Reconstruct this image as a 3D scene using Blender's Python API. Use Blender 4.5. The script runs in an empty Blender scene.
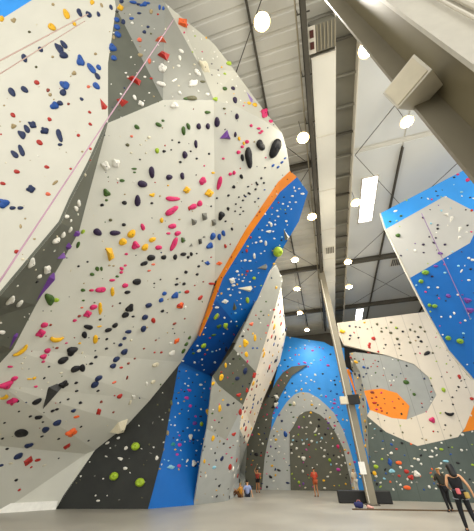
import bpy, bmesh, math, random
from mathutils import Vector, Matrix
from mathutils.bvhtree import BVHTree
from math import sin, cos, radians, pi, sqrt, atan2, hypot

random.seed(7)
SC = bpy.context.scene
COL = SC.collection
# ---------------------------------------------------------------- camera survey
FPX = 276.0; PITCH = radians(36.5); YAW = radians(15.9); EYE = Vector((0, 0, 1.6))
RV = Vector((cos(YAW), sin(YAW), 0)); FV = Vector((-sin(YAW), cos(YAW), 0)); UP = Vector((0, 0, 1))

def ray(u, v):
    a = (u-237)/FPX; b = (265.5-v)/FPX
    return a*RV + (cos(PITCH)-b*sin(PITCH))*FV + (sin(PITCH)+b*cos(PITCH))*UP
def at_z(u, v, z):
    d = ray(u, v); return EYE + d*((z-EYE.z)/d.z)
def on_plane(u, v, A, B, C):
    n = (B-A).cross(C-A); d = ray(u, v); return EYE + d*(n.dot(A-EYE)/n.dot(d))
def on_vert(u, v, A, B):
    return on_plane(u, v, A, B, B+UP)
def over(u, v, X, Y):
    d = ray(u, v); return EYE + d*((Vector((X, Y, 0)).dot(FV))/d.dot(FV))

cam = bpy.data.cameras.new('camera'); cam.sensor_fit = 'HORIZONTAL'; cam.sensor_width = 36
cam.lens = 36*FPX/474; cam.clip_end = 200
co = bpy.data.objects.new('camera', cam); COL.objects.link(co)
co.location = EYE; co.rotation_euler = (pi/2+PITCH, 0, YAW)
SC.camera = co
SC.cycles.use_denoising = True
SC.view_settings.view_transform = 'Standard'; SC.view_settings.look = 'None'
SC.view_settings.exposure = 0.0; SC.view_settings.gamma = 1; SC.view_settings.use_curve_mapping = False

# ---------------------------------------------------------------- materials
def srgb(c):
    if isinstance(c, str): c = [int(c[i:i+2], 16)/255 for i in (0, 2, 4)]
    return tuple((x/12.92 if x <= .04045 else ((x+.055)/1.055)**2.4) for x in c)+(1,)
MATS = {}
def mat(name, col, rough=.6, var=.06, scale=6., metal=0., bump=0., bscale=60., spec=.4, seams=False):
    if name in MATS: return MATS[name]
    m = bpy.data.materials.new(name); m.use_nodes = True; nt = m.node_tree; N = nt.nodes; L = nt.links
    b = N['Principled BSDF']; b.inputs['Roughness'].default_value = rough; b.inputs['Metallic'].default_value = metal
    b.inputs['Specular IOR Level'].default_value = spec
    c = srgb(col)
    tc = N.new('ShaderNodeTexCoord'); nz = N.new('ShaderNodeTexNoise'); nz.inputs['Scale'].default_value = scale
    nz.inputs['Detail'].default_value = 5
    L.new(tc.outputs['Object'], nz.inputs['Vector'])
    r = N.new('ShaderNodeValToRGB'); r.color_ramp.elements[0].position = .3; r.color_ramp.elements[1].position = .7
    r.color_ramp.elements[0].color = tuple(x*(1-var) for x in c[:3])+(1,)
    r.color_ramp.elements[1].color = tuple(min(1, x*(1+var)) for x in c[:3])+(1,)
    L.new(nz.outputs['Fac'], r.inputs['Fac'])
    L.new(r.outputs['Color'], b.inputs['Base Color'])
    if seams:   # plywood joints every 1.22 m
        sx = N.new('ShaderNodeSeparateXYZ'); L.new(tc.outputs['Object'], sx.inputs[0])
        mo = N.new('ShaderNodeMath'); mo.operation = 'PINGPONG'; mo.inputs[1].default_value = .61; L.new(sx.outputs['X'], mo.inputs[0])
        lt = N.new('ShaderNodeMath'); lt.operation = 'LESS_THAN'; lt.inputs[1].default_value = .018; L.new(mo.outputs[0], lt.inputs[0])
        mx = N.new('ShaderNodeMix'); mx.data_type = 'RGBA'; L.new(lt.outputs[0], mx.inputs['Factor']); L.new(r.outputs['Color'], mx.inputs['A'])
        mx.inputs['B'].default_value = tuple(x*.72 for x in c[:3])+(1,); L.new(mx.outputs['Result'], b.inputs['Base Color'])
    if bump:
        n2 = N.new('ShaderNodeTexNoise'); n2.inputs['Scale'].default_value = bscale
        L.new(tc.outputs['Object'], n2.inputs['Vector'])
        bp = N.new('ShaderNodeBump'); bp.inputs['Strength'].default_value = bump; bp.inputs['Distance'].default_value = .02
        L.new(n2.outputs['Fac'], bp.inputs['Height']); L.new(bp.outputs['Normal'], b.inputs['Normal'])
    MATS[name] = m; return m
def glow(name, col, s):
    m = bpy.data.materials.new(name); m.use_nodes = True; nt = m.node_tree
    b = nt.nodes['Principled BSDF']; b.inputs['Base Color'].default_value = srgb(col)
    b.inputs['Emission Color'].default_value = srgb(col); b.inputs['Emission Strength'].default_value = s
    return m

# ---------------------------------------------------------------- object helpers
def link(name, bm, m, parent=None, smooth=False):
    me = bpy.data.meshes.new(name); bmesh.ops.recalc_face_normals(bm, faces=bm.faces[:]); bm.to_mesh(me); bm.free()
    if smooth:
        for p in me.polygons: p.use_smooth = True
    me.materials.append(m)
    o = bpy.data.objects.new(name, me); COL.objects.link(o)
    if parent is not None:
        o.parent = parent
        if parent.parent is None: o.matrix_parent_inverse = Matrix.Translation(-parent.location)
    return o
def empty(name, loc=(0, 0, 0)):
    o = bpy.data.objects.new(name, None); COL.objects.link(o); o.location = loc; return o
def tag(o, label=None, cat=None, group=None, kind=None):
    if label: o['label'] = label
    if cat: o['category'] = cat
    if group: o['group'] = group
    if kind: o['kind'] = kind
    return o
def box(bm, c, s, M=None):
    vs = [Vector((c[0]+sx*s[0]/2, c[1]+sy*s[1]/2, c[2]+sz*s[2]/2)) for sx in (-1, 1) for sy in (-1, 1) for sz in (-1, 1)]
    if M is not None: vs = [M @ v for v in vs]
    v = [bm.verts.new(x) for x in vs]
    for f in ((0,1,3,2),(4,6,7,5),(0,4,5,1),(2,3,7,6),(0,2,6,4),(1,5,7,3)): bm.faces.new([v[i] for i in f])
def tube(bm, pts, r, n=8, cap=True):
    pts = [Vector(p) for p in pts]; rings = []
    rr = r if isinstance(r, (list, tuple)) else [r]*len(pts)
    ref = None
    for i, p in enumerate(pts):
        t = (pts[min(i+1, len(pts)-1)]-pts[max(i-1, 0)]).normalized()
        if ref is None: ref = t.orthogonal().normalized()
        a = (ref - t*ref.dot(t)).normalized(); ref = a; b = t.cross(a)
        rings.append([bm.verts.new(p+rr[i]*(cos(2*pi*k/n)*a+sin(2*pi*k/n)*b)) for k in range(n)])
    for A, B in zip(rings, rings[1:]):
        for k in range(n): bm.faces.new((A[k], A[(k+1) % n], B[(k+1) % n], B[k]))
    if cap: bm.faces.new(rings[0]); bm.faces.new(rings[-1])
def cyl(bm, c, r, h, n=20, r2=None):
    tube(bm, [Vector(c), Vector(c)+Vector((0, 0, h))], [r, r if r2 is None else r2], n)

SKIN = []   # surfaces that holds can be bolted to: (name, verts, tris, front normal)
def panel(name, m, pts, parent, label=None, th=.08, key=None, lift=0.):
    """a plywood facet: polygon with real thickness, its back away from the room"""
    pts = [Vector(p) for p in pts]
    n = Vector((0, 0, 0))
    for i in range(len(pts)): n += pts[i].cross(pts[(i+1) % len(pts)])
    n.normalize(); c = sum(pts, Vector())/len(pts)
    if n.dot(EYE-c) < 0: n = -n
    pts = [p+n*lift for p in pts]
    bm = bmesh.new()
    f = bm.faces.new([bm.verts.new(p) for p in pts])
    f.normal_update()
    tris = bmesh.ops.triangulate(bm, faces=[f])['faces']
    bm.verts.index_update()
    SKIN.append((key or name, [v.co.copy() for v in bm.verts], [[v.index for v in t.verts] for t in bm.faces], n))
    r = bmesh.ops.extrude_face_region(bm, geom=bm.faces[:])
    bmesh.ops.translate(bm, verts=[g for g in r['geom'] if isinstance(g, bmesh.types.BMVert)], vec=-n*th)
    o = link(name, bm, m, parent)
    if label: o['label'] = label
    return o
def slab(name, c, s, m, kind='structure', parent=None):
    bm = bmesh.new(); box(bm, c, s); o = link(name, bm, m, parent)
    if kind: o['kind'] = kind
    return o

ROOF = 16.7
PW = mat('warm_white_panel', 'd2cfc0', .55, .03, 1.2, bump=.1, bscale=30)
PW2 = mat('pale_grey_panel', 'd2d1c4', .55, .03, 1.0, bump=.1, bscale=30)
PC = mat('cream_panel', 'e9dcc6', .6, .03, 1.)
PO = mat('olive_grey_panel', '5b5d51', .55, .1, 1.5)
PM = mat('mid_grey_panel', 'a0a096', .55, .05, 1.5)
PG = mat('light_grey_panel', 'adb0ac', .55, .04, 1.5)
PD = mat('dark_charcoal_panel', '22241f', .5, .25, 1.5)
PD2 = mat('dark_green_grey_panel', '56605a', .6, .07, 1.5, seams=True)
PE = mat('eye_grey_panel', 'a0a29c', .55, .05, 1.5, seams=True)
PCE = mat('cream_seamed_panel', 'dfd4c0', .6, .03, 1., seams=True)
POD = mat('dark_olive_panel', '57574a', .55, .08, 1.5)
PU = mat('upper_grey_panel', '8e8e84', .55, .05, 1.5)
PB = mat('blue_panel', '0c66b8', .45, .05, 1.2)
PB2 = mat('deep_blue_panel', '0a4f9e', .45, .05, 1.2)
PBB = mat('bright_blue_panel', '2a92e6', .5, .05, 1.2)
POR = mat('orange_panel', 'ef8a1e', .5, .05, 1.5)
STEEL = mat('painted_steel', '9b927a', .45, .05, 2.)
WSTEEL = mat('white_painted_steel', 'd4cebe', .45, .04, 2.)
DST = mat('dark_steel', '4b473d', .5, .05, 2.)

# ---------------------------------------------------------------- the room
FL = bpy.data.materials.new('rubber_mat_floor'); FL.use_nodes = True
def floor_mat():
    nt = FL.node_tree; N = nt.nodes; L = nt.links; b = N['Principled BSDF']
    tc = N.new('ShaderNodeTexCoord'); nz = N.new('ShaderNodeTexNoise'); nz.inputs['Scale'].default_value = .35; nz.inputs['Detail'].default_value = 6
    L.new(tc.outputs['Object'], nz.inputs['Vector'])
    r = N.new('ShaderNodeValToRGB'); r.color_ramp.elements[0].color = srgb('98948a'); r.color_ramp.elements[1].color = srgb('aeaa9e')
    r.color_ramp.elements[0].position = .3; r.color_ramp.elements[1].position = .7
    L.new(nz.outputs['Fac'], r.inputs['Fac'])
    L.new(r.outputs['Color'], b.inputs['Base Color'])
    n2 = N.new('ShaderNodeTexNoise'); n2.inputs['Scale'].default_value = 25; L.new(tc.outputs['Object'], n2.inputs['Vector'])
    mr = N.new('ShaderNodeMapRange'); mr.inputs['To Min'].default_value = .3; mr.inputs['To Max'].default_value = .5
    L.new(nz.outputs['Fac'], mr.inputs['Value']); L.new(mr.outputs['Result'], b.inputs['Roughness'])
floor_mat()
slab('floor', (0, 15, -.1), (44, 52, .2), FL)
WLM = mat('painted_block_wall', 'b9b6aa', .8, .04, 1.)
slab('wall_left', (-19, 15, 8.3), (.3, 52, 17), WLM)
slab('wall_right', (19, 30, 8.3), (.3, 18, 17), WLM)
slab('wall_back', (0, 38.2, 8.3), (38, .3, 17), mat('dark_rear_wall', '5f594c', .7, .2, .4))
# roof deck with trapezoid ribs along X
RM = mat('white_roof_deck', 'cfccc0', .5, .04, .8)
bm = bmesh.new()
y = -11.; prof = []
while y < 38.2:
    prof += [(y, 0), (y+.42, 0), (y+.46, .035), (y+.56, .035)]; y += .6
rows = [[bm.verts.new((x, yy, ROOF+zz)) for x in (-19, 19)] for yy, zz in prof]
for A, B in zip(rows, rows[1:]): bm.faces.new((A[0], A[1], B[1], B[0]))
o = link('ceiling', bm, RM); tag(o, kind='structure')
md = o.modifiers.new('thick', 'SOLIDIFY'); md.thickness = .12; md.offset = 1

# ---------------------------------------------------------------- left lead wall
b1, b2, b3, b4 = [at_z(u, v, 0) for u, v in ((54, 509), (148, 509), (194, 505), (227, 501))]
O = over(0, 446, -12.9, 10.2)
B86 = on_vert(86, 454, b1, b2); A = on_vert(181, 362, b1, b2)
w8 = lambda u, v: on_vert(u, v, b1, b2)
w9 = lambda u, v: on_vert(u, v, b2, b3)
w6a = lambda u, v: on_plane(u, v, O, B86, A)
TS = w6a(214, 100); TB = w6a(215, 281)
LIP = 15.2
L5 = at_z(282, 133, LIP)
w6b = lambda u, v: on_plane(u, v, TS, TB, L5)
left = empty('climbing_wall', (b1+b2)/2)
tag(left, 'huge overhanging lead climbing wall on the left with white, charcoal, blue and orange faceted panels', 'climbing wall')
left_children = []
def lp(*a, **k): o = panel(*a, **k); left_children.append(o); return o
E8 = [w8(95, 450), w8(128, 424), w8(150, 400), w8(178, 367)]
F108 = w6a(108, 123)
corner = {k: w6a(*k) for k in ((0, 363), (13, 349), (36, 305), (57, 270), (79, 232), (86, 205), (90, 190))}
Lout = w6a(-40, 372); Lout2 = w6a(-40, 436)
O2 = over(0, 446, -14.1, 11.1); Lo2 = over(-40, 437, -14.6, 9.6); P400 = w6a(0, 385); Lo400 = w6a(-40, 372)
lp('panel', PW2, [P400, O2, B86], left, 'narrow pale underside panel above the kick panel', key='main')
lp('panel', PW2, [Lo400, P400, O2, Lo2], left, 'narrow pale underside panel at the left edge', key='main')
lp('panel', PW2, [Lo400, P400, B86, E8[0], E8[1], E8[2], A, w6a(198, 335), TB, TS, w6a(163, 100), F108,
          corner[(90, 190)], corner[(86, 205)], corner[(79, 232)], corner[(57, 270)], corner[(36, 305)], corner[(13, 349)], corner[(0, 363)], Lout],
   left, 'broad pale grey overhanging main panel', key='main')
lp('panel', PW2, [TS, w6b(241, 108), w6b(265, 121), L5, w6b(287, 150), w6b(290, 171), w6b(278, 182), w6b(246, 229), w6b(218, 278), TB],
   left, 'pale grey overhanging panel above the orange stripe', key='main')
# bottom kick panel
g0 = at_z(-60, 514, 0); g1 = at_z(56, 509, 0)
g0 = at_z(0, 513, 0) + (at_z(0, 513, 0)-at_z(54, 509, 0))*1.2
lp('panel', PW2, [g1, E8[0], B86], left, 'narrow pale corner panel near the floor', key='kick')
g0 = at_z(0, 513, 0); g00 = g0+(g0-g1)*.5
lp('panel', PW2, [g0, g1, B86, O2], left, 'low pale grey kick panel near the floor', key='kick')
lp('panel', PW2, [g00, g0, O2, Lo2], left, 'low pale grey kick panel at the left edge', key='kick')
# bright prow top left
def w1e(u, v, k): p = w6a(u, v); return EYE+(p-EYE)*k
P1 = w1e(0, 296, .86); P2 = w1e(61, 223, .9); P3 = w1e(71, 200, .92); P4 = w1e(90, 163, .96)
APX = at_z(116, 8, 15.0)
w1 = lambda u, v: on_plane(u, v, P1, F108, APX)
P1, P2, P3, P4 = w1(0, 296), w1(61, 223), w1(71, 200), w1(90, 163)
PL = w1(-50, 330); PT = w1(-40, -2); PT1 = w1(0, 20); PT2 = w1(32, 0); PT3 = w1(60, -22); PT4 = w1(112, -18)
lp('panel', PW, [P1, P2, P3, P4, F108, w1(108, 63), APX, PT4, PT3, PT2, PT1, PT, PL], left, 'bright white upper left panel', key='prow', th=.004)
lp('panel', PBB, [PT, PT1, PT2, PT3, w1(30, -60), w1(-40, -60)], left, 'blue panel at the top left corner', key='prow')
lp('panel', PO, [PL, P1, P2, P3, P4, F108, corner[(90, 190)], corner[(86, 205)], corner[(79, 232)], corner[(57, 270)], corner[(36, 305)], corner[(13, 349)], corner[(0, 363)], Lout],
   left, 'long dark olive return panel', key='return')
# upper facets
R163 = w6a(163, 100)
lp('panel', PO, [F108, R163, w1(116, 8), w1(108, 63)], left, 'dark olive triangular panel', key='upper')
I0 = at_z(165, 3, 15.2); I1 = at_z(201, 68, 14.6)
lp('panel', PU, [R163, TS, I1, I0, at_z(158, -12, 15.4), PT4, APX], left, 'mid grey upper panel', key='upper')
lp('panel', mat('lip_panel', 'bcbaab', .55, .03, 1.), [I0, at_z(178, 14, 15.3), at_z(214, 44, LIP), at_z(235, 71, LIP), at_z(262, 108, LIP), L5, w6b(265, 121), w6b(241, 108), TS, I1],
   left, 'narrow pale upper lip panel', key='lip')
# dark panel at foot, blue pillar
K178 = w8(178, 367); K163 = w8(163, 451)
lp('panel', PD, [b1, b2, K163, K178, A, E8[2], E8[1], E8[0]], left, 'charcoal panel at the foot of the wall', key='charcoal')
Q213 = w9(213, 377)
lp('panel', PB, [b2, b3, w9(202, 455), w9(207, 429), w9(210, 405), Q213, w9(181, 362), w9(178, 367), w9(163, 451)], left, 'blue lower pillar panel', key='pillar')
T308 = at_z(308, 192, 15.3)
w10 = lambda u, v: on_plane(u, v, A, Q213, T308)
blue_out = [w10(*q) for q in ((240, 329), (257, 300), (269, 272), (286, 243), (299, 221))]
blue_in = [w10(*q) for q in ((297, 177), (280, 192), (251, 233), (223, 278), (212, 307), (199, 336))]
lp('panel', PB2, [A, Q213, blue_out[0], w10(216, 300), blue_in[4], blue_in[5]], left, 'deep blue middle panel', key='ribbon')
lp('panel', PB, [w10(216, 300), blue_out[0]] + blue_out[1:]+[T308]+blue_in[:5], left, 'blue overhanging upper panel', key='ribbon')
white_in = [w6b(290, 171), w6b(278, 182), w6b(246, 229), w6b(218, 278), w6a(207, 309), w6a(198, 335)]
for i in range(5):
    lp('panel', POR, [white_in[i], white_in[i+1], blue_in[i+1], blue_in[i]], left, 'orange stripe panel' , key='orange')
# side of the blue prow
# grey return wall, then cream strip, then olive strip going back
g240 = at_z(241, 493.5, 0)
GT = at_z(282, 285, 15.3)
w11 = lambda u, v: on_plane(u, v, b3, b4, blue_out[1])
gl = [b3, w11(202, 455), w11(207, 429), w11(213, 377), w11(234, 349), blue_out[1], blue_out[2], w11(276, 264)]
gr = [over(240, 470, g240.x, g240.y), w11(239.5, 429), w11(243, 405), w11(256, 372), w11(276, 305), w11(283, 280)]
lp('panel', PG, [b3, b4, w11(226, 440), gl[2], gl[1]], left, 'light grey panel beside the blue pillar at the floor', key='grey')
lp('panel', PG, [b4, g240, gr[0], gr[1], gr[2], w11(226, 440)], left, 'light grey panel receding at the floor', key='grey')
lp('panel', PM, [gl[2], w11(226, 440), gr[2], w11(218, 385), gl[3]], left, 'light grey middle panel', key='grey')
lp('panel', PO, [gl[3], w11(218, 385), gr[2], gr[3], gl[4]], left, 'dark grey middle panel', key='grey')
lp('panel', PM, [gl[4], gr[3], gr[4], gr[5], gl[7], gl[6], gl[5]], left, 'grey upper panel beside the blue prow', key='grey')
c240 = at_z(246, 491.5, 0)
CT = at_z(288, 320, 15.0)
w12 = lambda u, v: on_plane(u, v, g240, c240, CT)
cr = [w12(245, 478), w12(247, 444), w12(253, 429), w12(263.5, 399), w12(280, 361), w12(286, 334), w12(284, 314), w12(281, 285)]
lp('panel', PC, cr[1:]+gr[::-1][:-1], left, 'cream strip panel', key='creamstrip')
lp('panel', PG, [g240, c240, cr[0], cr[1], gr[1], gr[0]], left, 'light grey panel below the cream strip', key='grey')
# ---------------------------------------------------------------- back wall
back = empty('climbing_wall', (-1.5, 35, 0)); left_children.append(back)
tag(back, 'bright blue climbing wall with a grey arch straight ahead at the far end', 'climbing wall')
B0 = Vector((-9.2, 34.6, 0)); B1 = Vector((4.6, 34.9, 0))
wb = lambda u, v: on_vert(u, v, B0, B1)
panel('panel', PBB, [wb(250, 490.5), wb(372, 490.5), wb(372, 352), wb(331, 346), wb(324, 342), wb(303, 339), wb(285, 336), wb(270, 400), wb(262, 440)], back, 'bright blue background panel', key='backblue')
panel('panel', POD, [wb(*q) for q in ((243, 490.5), (262, 490.5), (265, 457), (268, 442), (271, 430), (273, 413), (281, 395), (292, 376), (308, 365), (292, 367), (283, 373), (277, 381), (268, 398), (258, 410), (248, 430), (243, 446))], back, 'olive hooked horn panel', key='horn', lift=.18)
panel('panel', PG, [wb(q[0], q[1]) for q in ((262, 490), (265, 457), (270, 433), (277, 417), (287, 402), (294, 395), (301, 392), (309, 393), (318, 398), (326, 405), (334, 413), (343, 430), (350, 450), (355, 468), (358, 490))], back, 'light grey arch panel', key='arch', lift=.12)
panel('panel', POD, [wb(q[0], q[1]) for q in ((291, 490.5), (290, 455), (290, 432), (294, 426), (299, 416), (305, 412), (311, 411), (320, 415), (329, 423), (336, 434), (343, 448), (350, 478), (352, 490.5))], back, 'dark olive inner arch panel', key='innerarch', lift=.24)

# ---------------------------------------------------------------- eye wall
eye = empty('climbing_wall', (7, 25, 0))
tag(eye, 'cream climbing wall with a grey and orange eye shape behind the steel column', 'climbing wall')
y0 = at_z(366, 500, 0); y1 = at_z(474, 503, 0)
y1 = y0 + (y1-y0)*1.0
ET = over(337, 323, 2.8, 24.0)
we = lambda u, v: on_plane(u, v, y0, y1, ET)
E_LOW = [(366, 415), (386, 432), (417.5, 446), (458, 437), (463, 432)]
panel('panel', PD2, [we(366, 500), we(500, 504), we(500, 415), we(474, 430), we(463, 432), we(458, 437), we(417.5, 446), we(386, 432), we(367, 416), we(369, 461)], eye, 'dark green grey lower panel', key='eyedark')
panel('panel', PCE, [we(*q) for q in ((367, 416), (386, 432), (417.5, 446), (458, 437), (465, 428), (474, 405), (500, 380), (500, 300), (425, 312), (388, 355.5), (414, 364), (428.5, 377), (436.6, 395), (427, 411.6), (406.5, 419.5), (392, 418), (370, 410))], eye, 'cream panel around the eye', key='eyecream')
panel('panel', PCE, [we(337, 323), we(425, 312), we(388, 355.5), we(344, 345), we(339, 335)], eye, 'cream upper band panel', key='eyecream', lift=.02, th=.4)
panel('panel', PE, [we(*q) for q in ((355, 352), (388, 355.5), (414, 364), (428.5, 377), (436.6, 395), (427, 411.6), (406.5, 419.5), (409.5, 406), (397, 393), (381, 388.5), (364, 390.7), (360, 372))], eye, 'grey eye panel', key='eyegrey', lift=-.05)
panel('panel', POR, [we(*q) for q in ((364, 390.7), (381, 388.5), (397, 393), (409.5, 406), (406.5, 419.5), (392, 418), (370, 410))], eye, 'orange eye patch', key='eyeorange', lift=.0)
panel('panel', POR, [we(463, 432), we(474, 430), we(500, 415), we(500, 380), we(474, 405), we(465, 428)], eye, 'orange corner panel', key='eyeorange')
# left return of the eye wall (receding edge)
rr = [we(349.5, 353), we(355, 352), we(360, 372), we(364, 390.7), we(367, 416), we(369, 461), we(366, 500)]
bk = [p+Vector((-.55, 1.6, 0)) for p in rr]
panel('panel', PM, [rr[0], rr[1], rr[2], rr[3], rr[4], rr[5], over(364, 440, 2.0, 26), over(358, 400, 1.8, 26), over(352, 372, 1.8, 26)], eye, 'rough grey edge panel', key='eyeedge', th=.05)
panel('panel', POR, [over(346, 369, 1.5, 26.5), over(349, 369, 1.8, 26.5), over(358, 400, 1.8, 26.2), over(366, 426, 2.0, 26), over(362, 415, 2.0, 26.2), over(353, 388, 1.8, 26.5)], eye, 'thin orange edge panel', key='eyeedge2', th=.05)
panel('panel', mat('recess_shadow', '0b0b0a', .9), [over(344, 345, 2.0, 25.6), over(388, 355.5, 5, 25.2), over(360, 372, 2.2, 25.6), over(353, 372, 2.0, 25.6), over(345, 366, 2.0, 25.6)], eye, 'black panel painted as shadow in the recess', key='eyerecess', th=.05)  # black sheet stands in for the shade inside the open gap

# ---------------------------------------------------------------- right wall
rw = empty('climbing_wall', (9.5, 21, 0))
tag(rw, 'blue leaning climbing wall with a pale grey hexagon at the right edge', 'climbing wall')
RT = at_z(381, 213, 14.5); RT2 = at_z(474, 165, 14.5); RG = at_z(548, 511, 0)
wr = lambda u, v: on_plane(u, v, RT, RT2, RG)
RT3 = RT2+(RT2-RT)*.9; RG2 = RG+(RT2-RT)*1.2
hexp = [(386, 229), (445, 196), (470, 209), (482, 216), (470, 243), (410, 278)]
panel('panel', PBB, [RT, RT2, wr(482, 216), wr(470, 209), wr(445, 196), wr(386, 229)], rw, 'light blue upper panel', key='right')
panel('panel', mat('hexagon_grey_panel', 'b6b6b2', .55, .03, 1.), [wr(*q) for q in hexp], rw, 'pale grey hexagonal panel', key='right')
panel('panel', PB, [RT2, RT3, RG2, RG, wr(474, 379), wr(449, 350), wr(427, 311), wr(410, 278), wr(470, 243), wr(482, 216)], rw, 'blue lower panel', key='right')
# plywood edge
bm = bmesh.new(); nrm = (RT2-RT).cross(RG-RT).normalized()
if nrm.dot(EYE-RT) < 0: nrm = -nrm
tube(bm, [wr(u_, v_)-nrm*.1 for u_, v_ in ((380.4, 213), (385.4, 229), (409.3, 278.3), (426.3, 311.5), (448.2, 350.5), (473, 380))], .09, 4); link('edge_trim', bm, WSTEEL, rw)['label'] = 'pale plywood edge trim'

# ---------------------------------------------------------------- roof structure
def ibeam(bm, p, q, w, h, t=.03, side=None):
    """I-section from p to q (top centre line), flange width w, depth h"""
    p = Vector(p); q = Vector(q); d = (q-p); L = d.length; d.normalize()
    z = UP if side is None else Vector(side); x = d.cross(z).normalized(); z = x.cross(d)
    M = Matrix.Translation((p+q)/2) @ Matrix((x, d, z)).transposed().to_4x4()
    box(bm, (0, 0, -t/2), (w, L, t), M); box(bm, (0, 0, -h+t/2), (w, L, t), M); box(bm, (0, 0, -h/2), (t, L, h-2*t), M)
BEAMM = mat('beam_paint', '544f43', .5, .05)
for yy, lab in ((.9, 'dark roof beam crossing overhead nearest the viewer'), (10.6, 'dark roof beam crossing behind the orange tipped prow'), (21.6, 'dark roof beam resting on the far steel column'), (30.4, 'dark roof beam crossing furthest back above the far wall')):
    bm = bmesh.new(); ibeam(bm, (-18.8, yy, ROOF-.02), (1.9 if yy < 15 else 18.8, yy, ROOF-.02), .22, .42); o = link('roof_beam', bm, BEAMM)
    tag(o, lab, 'beam', 'roof beams')
g = empty('roof_girder', (1.75, 12, ROOF-.5)); tag(g, 'long dark ridge girder running away along the ceiling left of the white duct', 'girder')
bm = bmesh.new(); ibeam(bm, (1.72, -3, ROOF-.45), (1.72, 35, ROOF-.45), .2, .5); link('beam', bm, DST, g)
bm = bmesh.new(); tube(bm, [(1.45, -3, ROOF-.6), (1.45, 35, ROOF-.6)], .035, 6); link('conduit', bm, STEEL, g)
for k in range(16):
    yy = -1+k*2.2; bm = bmesh.new(); box(bm, (1.72, yy, ROOF-.75), (.5, .05, .03)); box(bm, (1.52, yy, ROOF-.4), (.03, .05, .7)); link('bracket', bm, DST, g)
# white insulated duct with joints
WD = mat('white_duct_skin', 'dcd9cc', .5, .02, 1.)
d = empty('ceiling_duct', (2.4, 18, ROOF-.6)); tag(d, 'long white boxed duct running along the ceiling beside the dark girder', 'duct')
for k in range(8):
    ya = 5.0+k*3.7; bm = bmesh.new(); box(bm, (2.42, ya+1.84, ROOF-.55), (1.0, 3.68, .5)); 
    o = link('duct_section', bm, WD, d); bv = o.modifiers.new('b', 'BEVEL'); bv.width = .015
for k in range(9):
    bm = bmesh.new(); box(bm, (2.42, 5.0+k*3.7, ROOF-.55), (1.04, .05, .54)); link('duct_flange', bm, WSTEEL, d)
# grey ribbed air grille run beside it
GR = mat('grey_grille', '787568', .55, .08, 1.)
d = empty('ceiling_channel', (3.45, 18, ROOF-.3)); tag(d, 'grey recessed channel with cross ribs between the white duct and the right roof panels', 'channel')
bm = bmesh.new(); box(bm, (3.45, 19, ROOF-.12), (1.0, 32, .05)); link('channel_back', bm, GR, d)
for k in range(22):
    bm = bmesh.new(); box(bm, (3.45, 4.8+k*1.45, ROOF-.28), (1.02, .09, .12)); link('rib', bm, DST if k % 3 == 0 else GR, d)
for sx in (2.96, 3.96):
    bm = bmesh.new(); box(bm, (sx, 19, ROOF-.4), (.04, 32, .5)); link('side_angle', bm, WSTEEL, d)
# smooth liner panels to the right of the channel
LM = mat('liner_panel', 'cfd0cb', .45, .02, .5)
k = 0
for ya, yb in ((1.1, 10.4), (10.8, 21.4), (21.8, 30.2), (30.6, 37.5)):
    for xa, xb in ((4.0, 6.75), (6.85, 12.6), (12.7, 18.7)):
        bm = bmesh.new(); box(bm, ((xa+xb)/2, (ya+yb)/2, ROOF-.02), (xb-xa, yb-ya, .06)); k += 1
        o = link('ceiling', bm, LM); tag(o, kind='structure')
for xx, lab in ((6.8, 'thin dark roof purlin running back between the liner panels'), (12.65, 'thin dark roof purlin furthest right above the blue wall')):
    bm = bmesh.new(); ibeam(bm, (xx, 11, ROOF-.05), (xx, 37, ROOF-.05), .1, .16, .02); tag(link('roof_purlin', bm, DST), lab, 'purlin', 'roof purlins')
bm = bmesh.new(); ibeam(bm, (-.35, -2, ROOF-.05), (-.35, 34.5, ROOF-.05), .1, .16, .02); tag(link('roof_purlin', bm, DST), 'thin dark roof purlin above the left row of lamps', 'purlin', 'roof purlins')
# cross bracing rods
n = 0
for ya, yb in ((.9, 10.6), (10.6, 21.6), (21.6, 30.4)):
    for xa, xb in ((4.1, 11.5), (-6, 1.6)):
        br = empty('cross_brace', ((xa+xb)/2, (ya+yb)/2, ROOF-.45))
        tag(br, 'thin crossed steel bracing rods under the %s, %s of the girder' % ({.9: 'nearest roof bay', 10.6: 'middle roof bay', 21.6: 'furthest roof bay'}[ya], 'right' if xa > 0 else 'left'), 'brace', 'roof bracing rods')
        for p, q in (((xa, ya), (xb, yb)), ((xb, ya), (xa, yb))):
            bm = bmesh.new(); tube(bm, [(p[0], p[1], ROOF-.42), (q[0], q[1], ROOF-.42)], .022, 6); link('rod', bm, DST, br)
# skylights
SKY = glow('skylight_glow', 'f4f8ff', 9.)
for k, (cx, cy, lx, ly) in enumerate(((5.22, 14.75, .95, 4.1), (5.85, 33.0, .8, 3.0))):
    w = empty('window_%d' % (k+1), (cx, cy, ROOF-.1)); w['kind'] = 'structure'
    bm = bmesh.new(); box(bm, (cx, cy, ROOF-.07), (lx, ly, .03)); link('window_pane', bm, SKY, w)
    bm = bmesh.new()
    for sx in (-1, 1): box(bm, (cx+sx*lx/2, cy, ROOF-.1), (.06, ly+.1, .1))
    for sy in (-1, 0, 1): box(bm, (cx, cy+sy*ly/2, ROOF-.1), (lx, .06, .1))
    link('window_frame', bm, WSTEEL, w)
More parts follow.
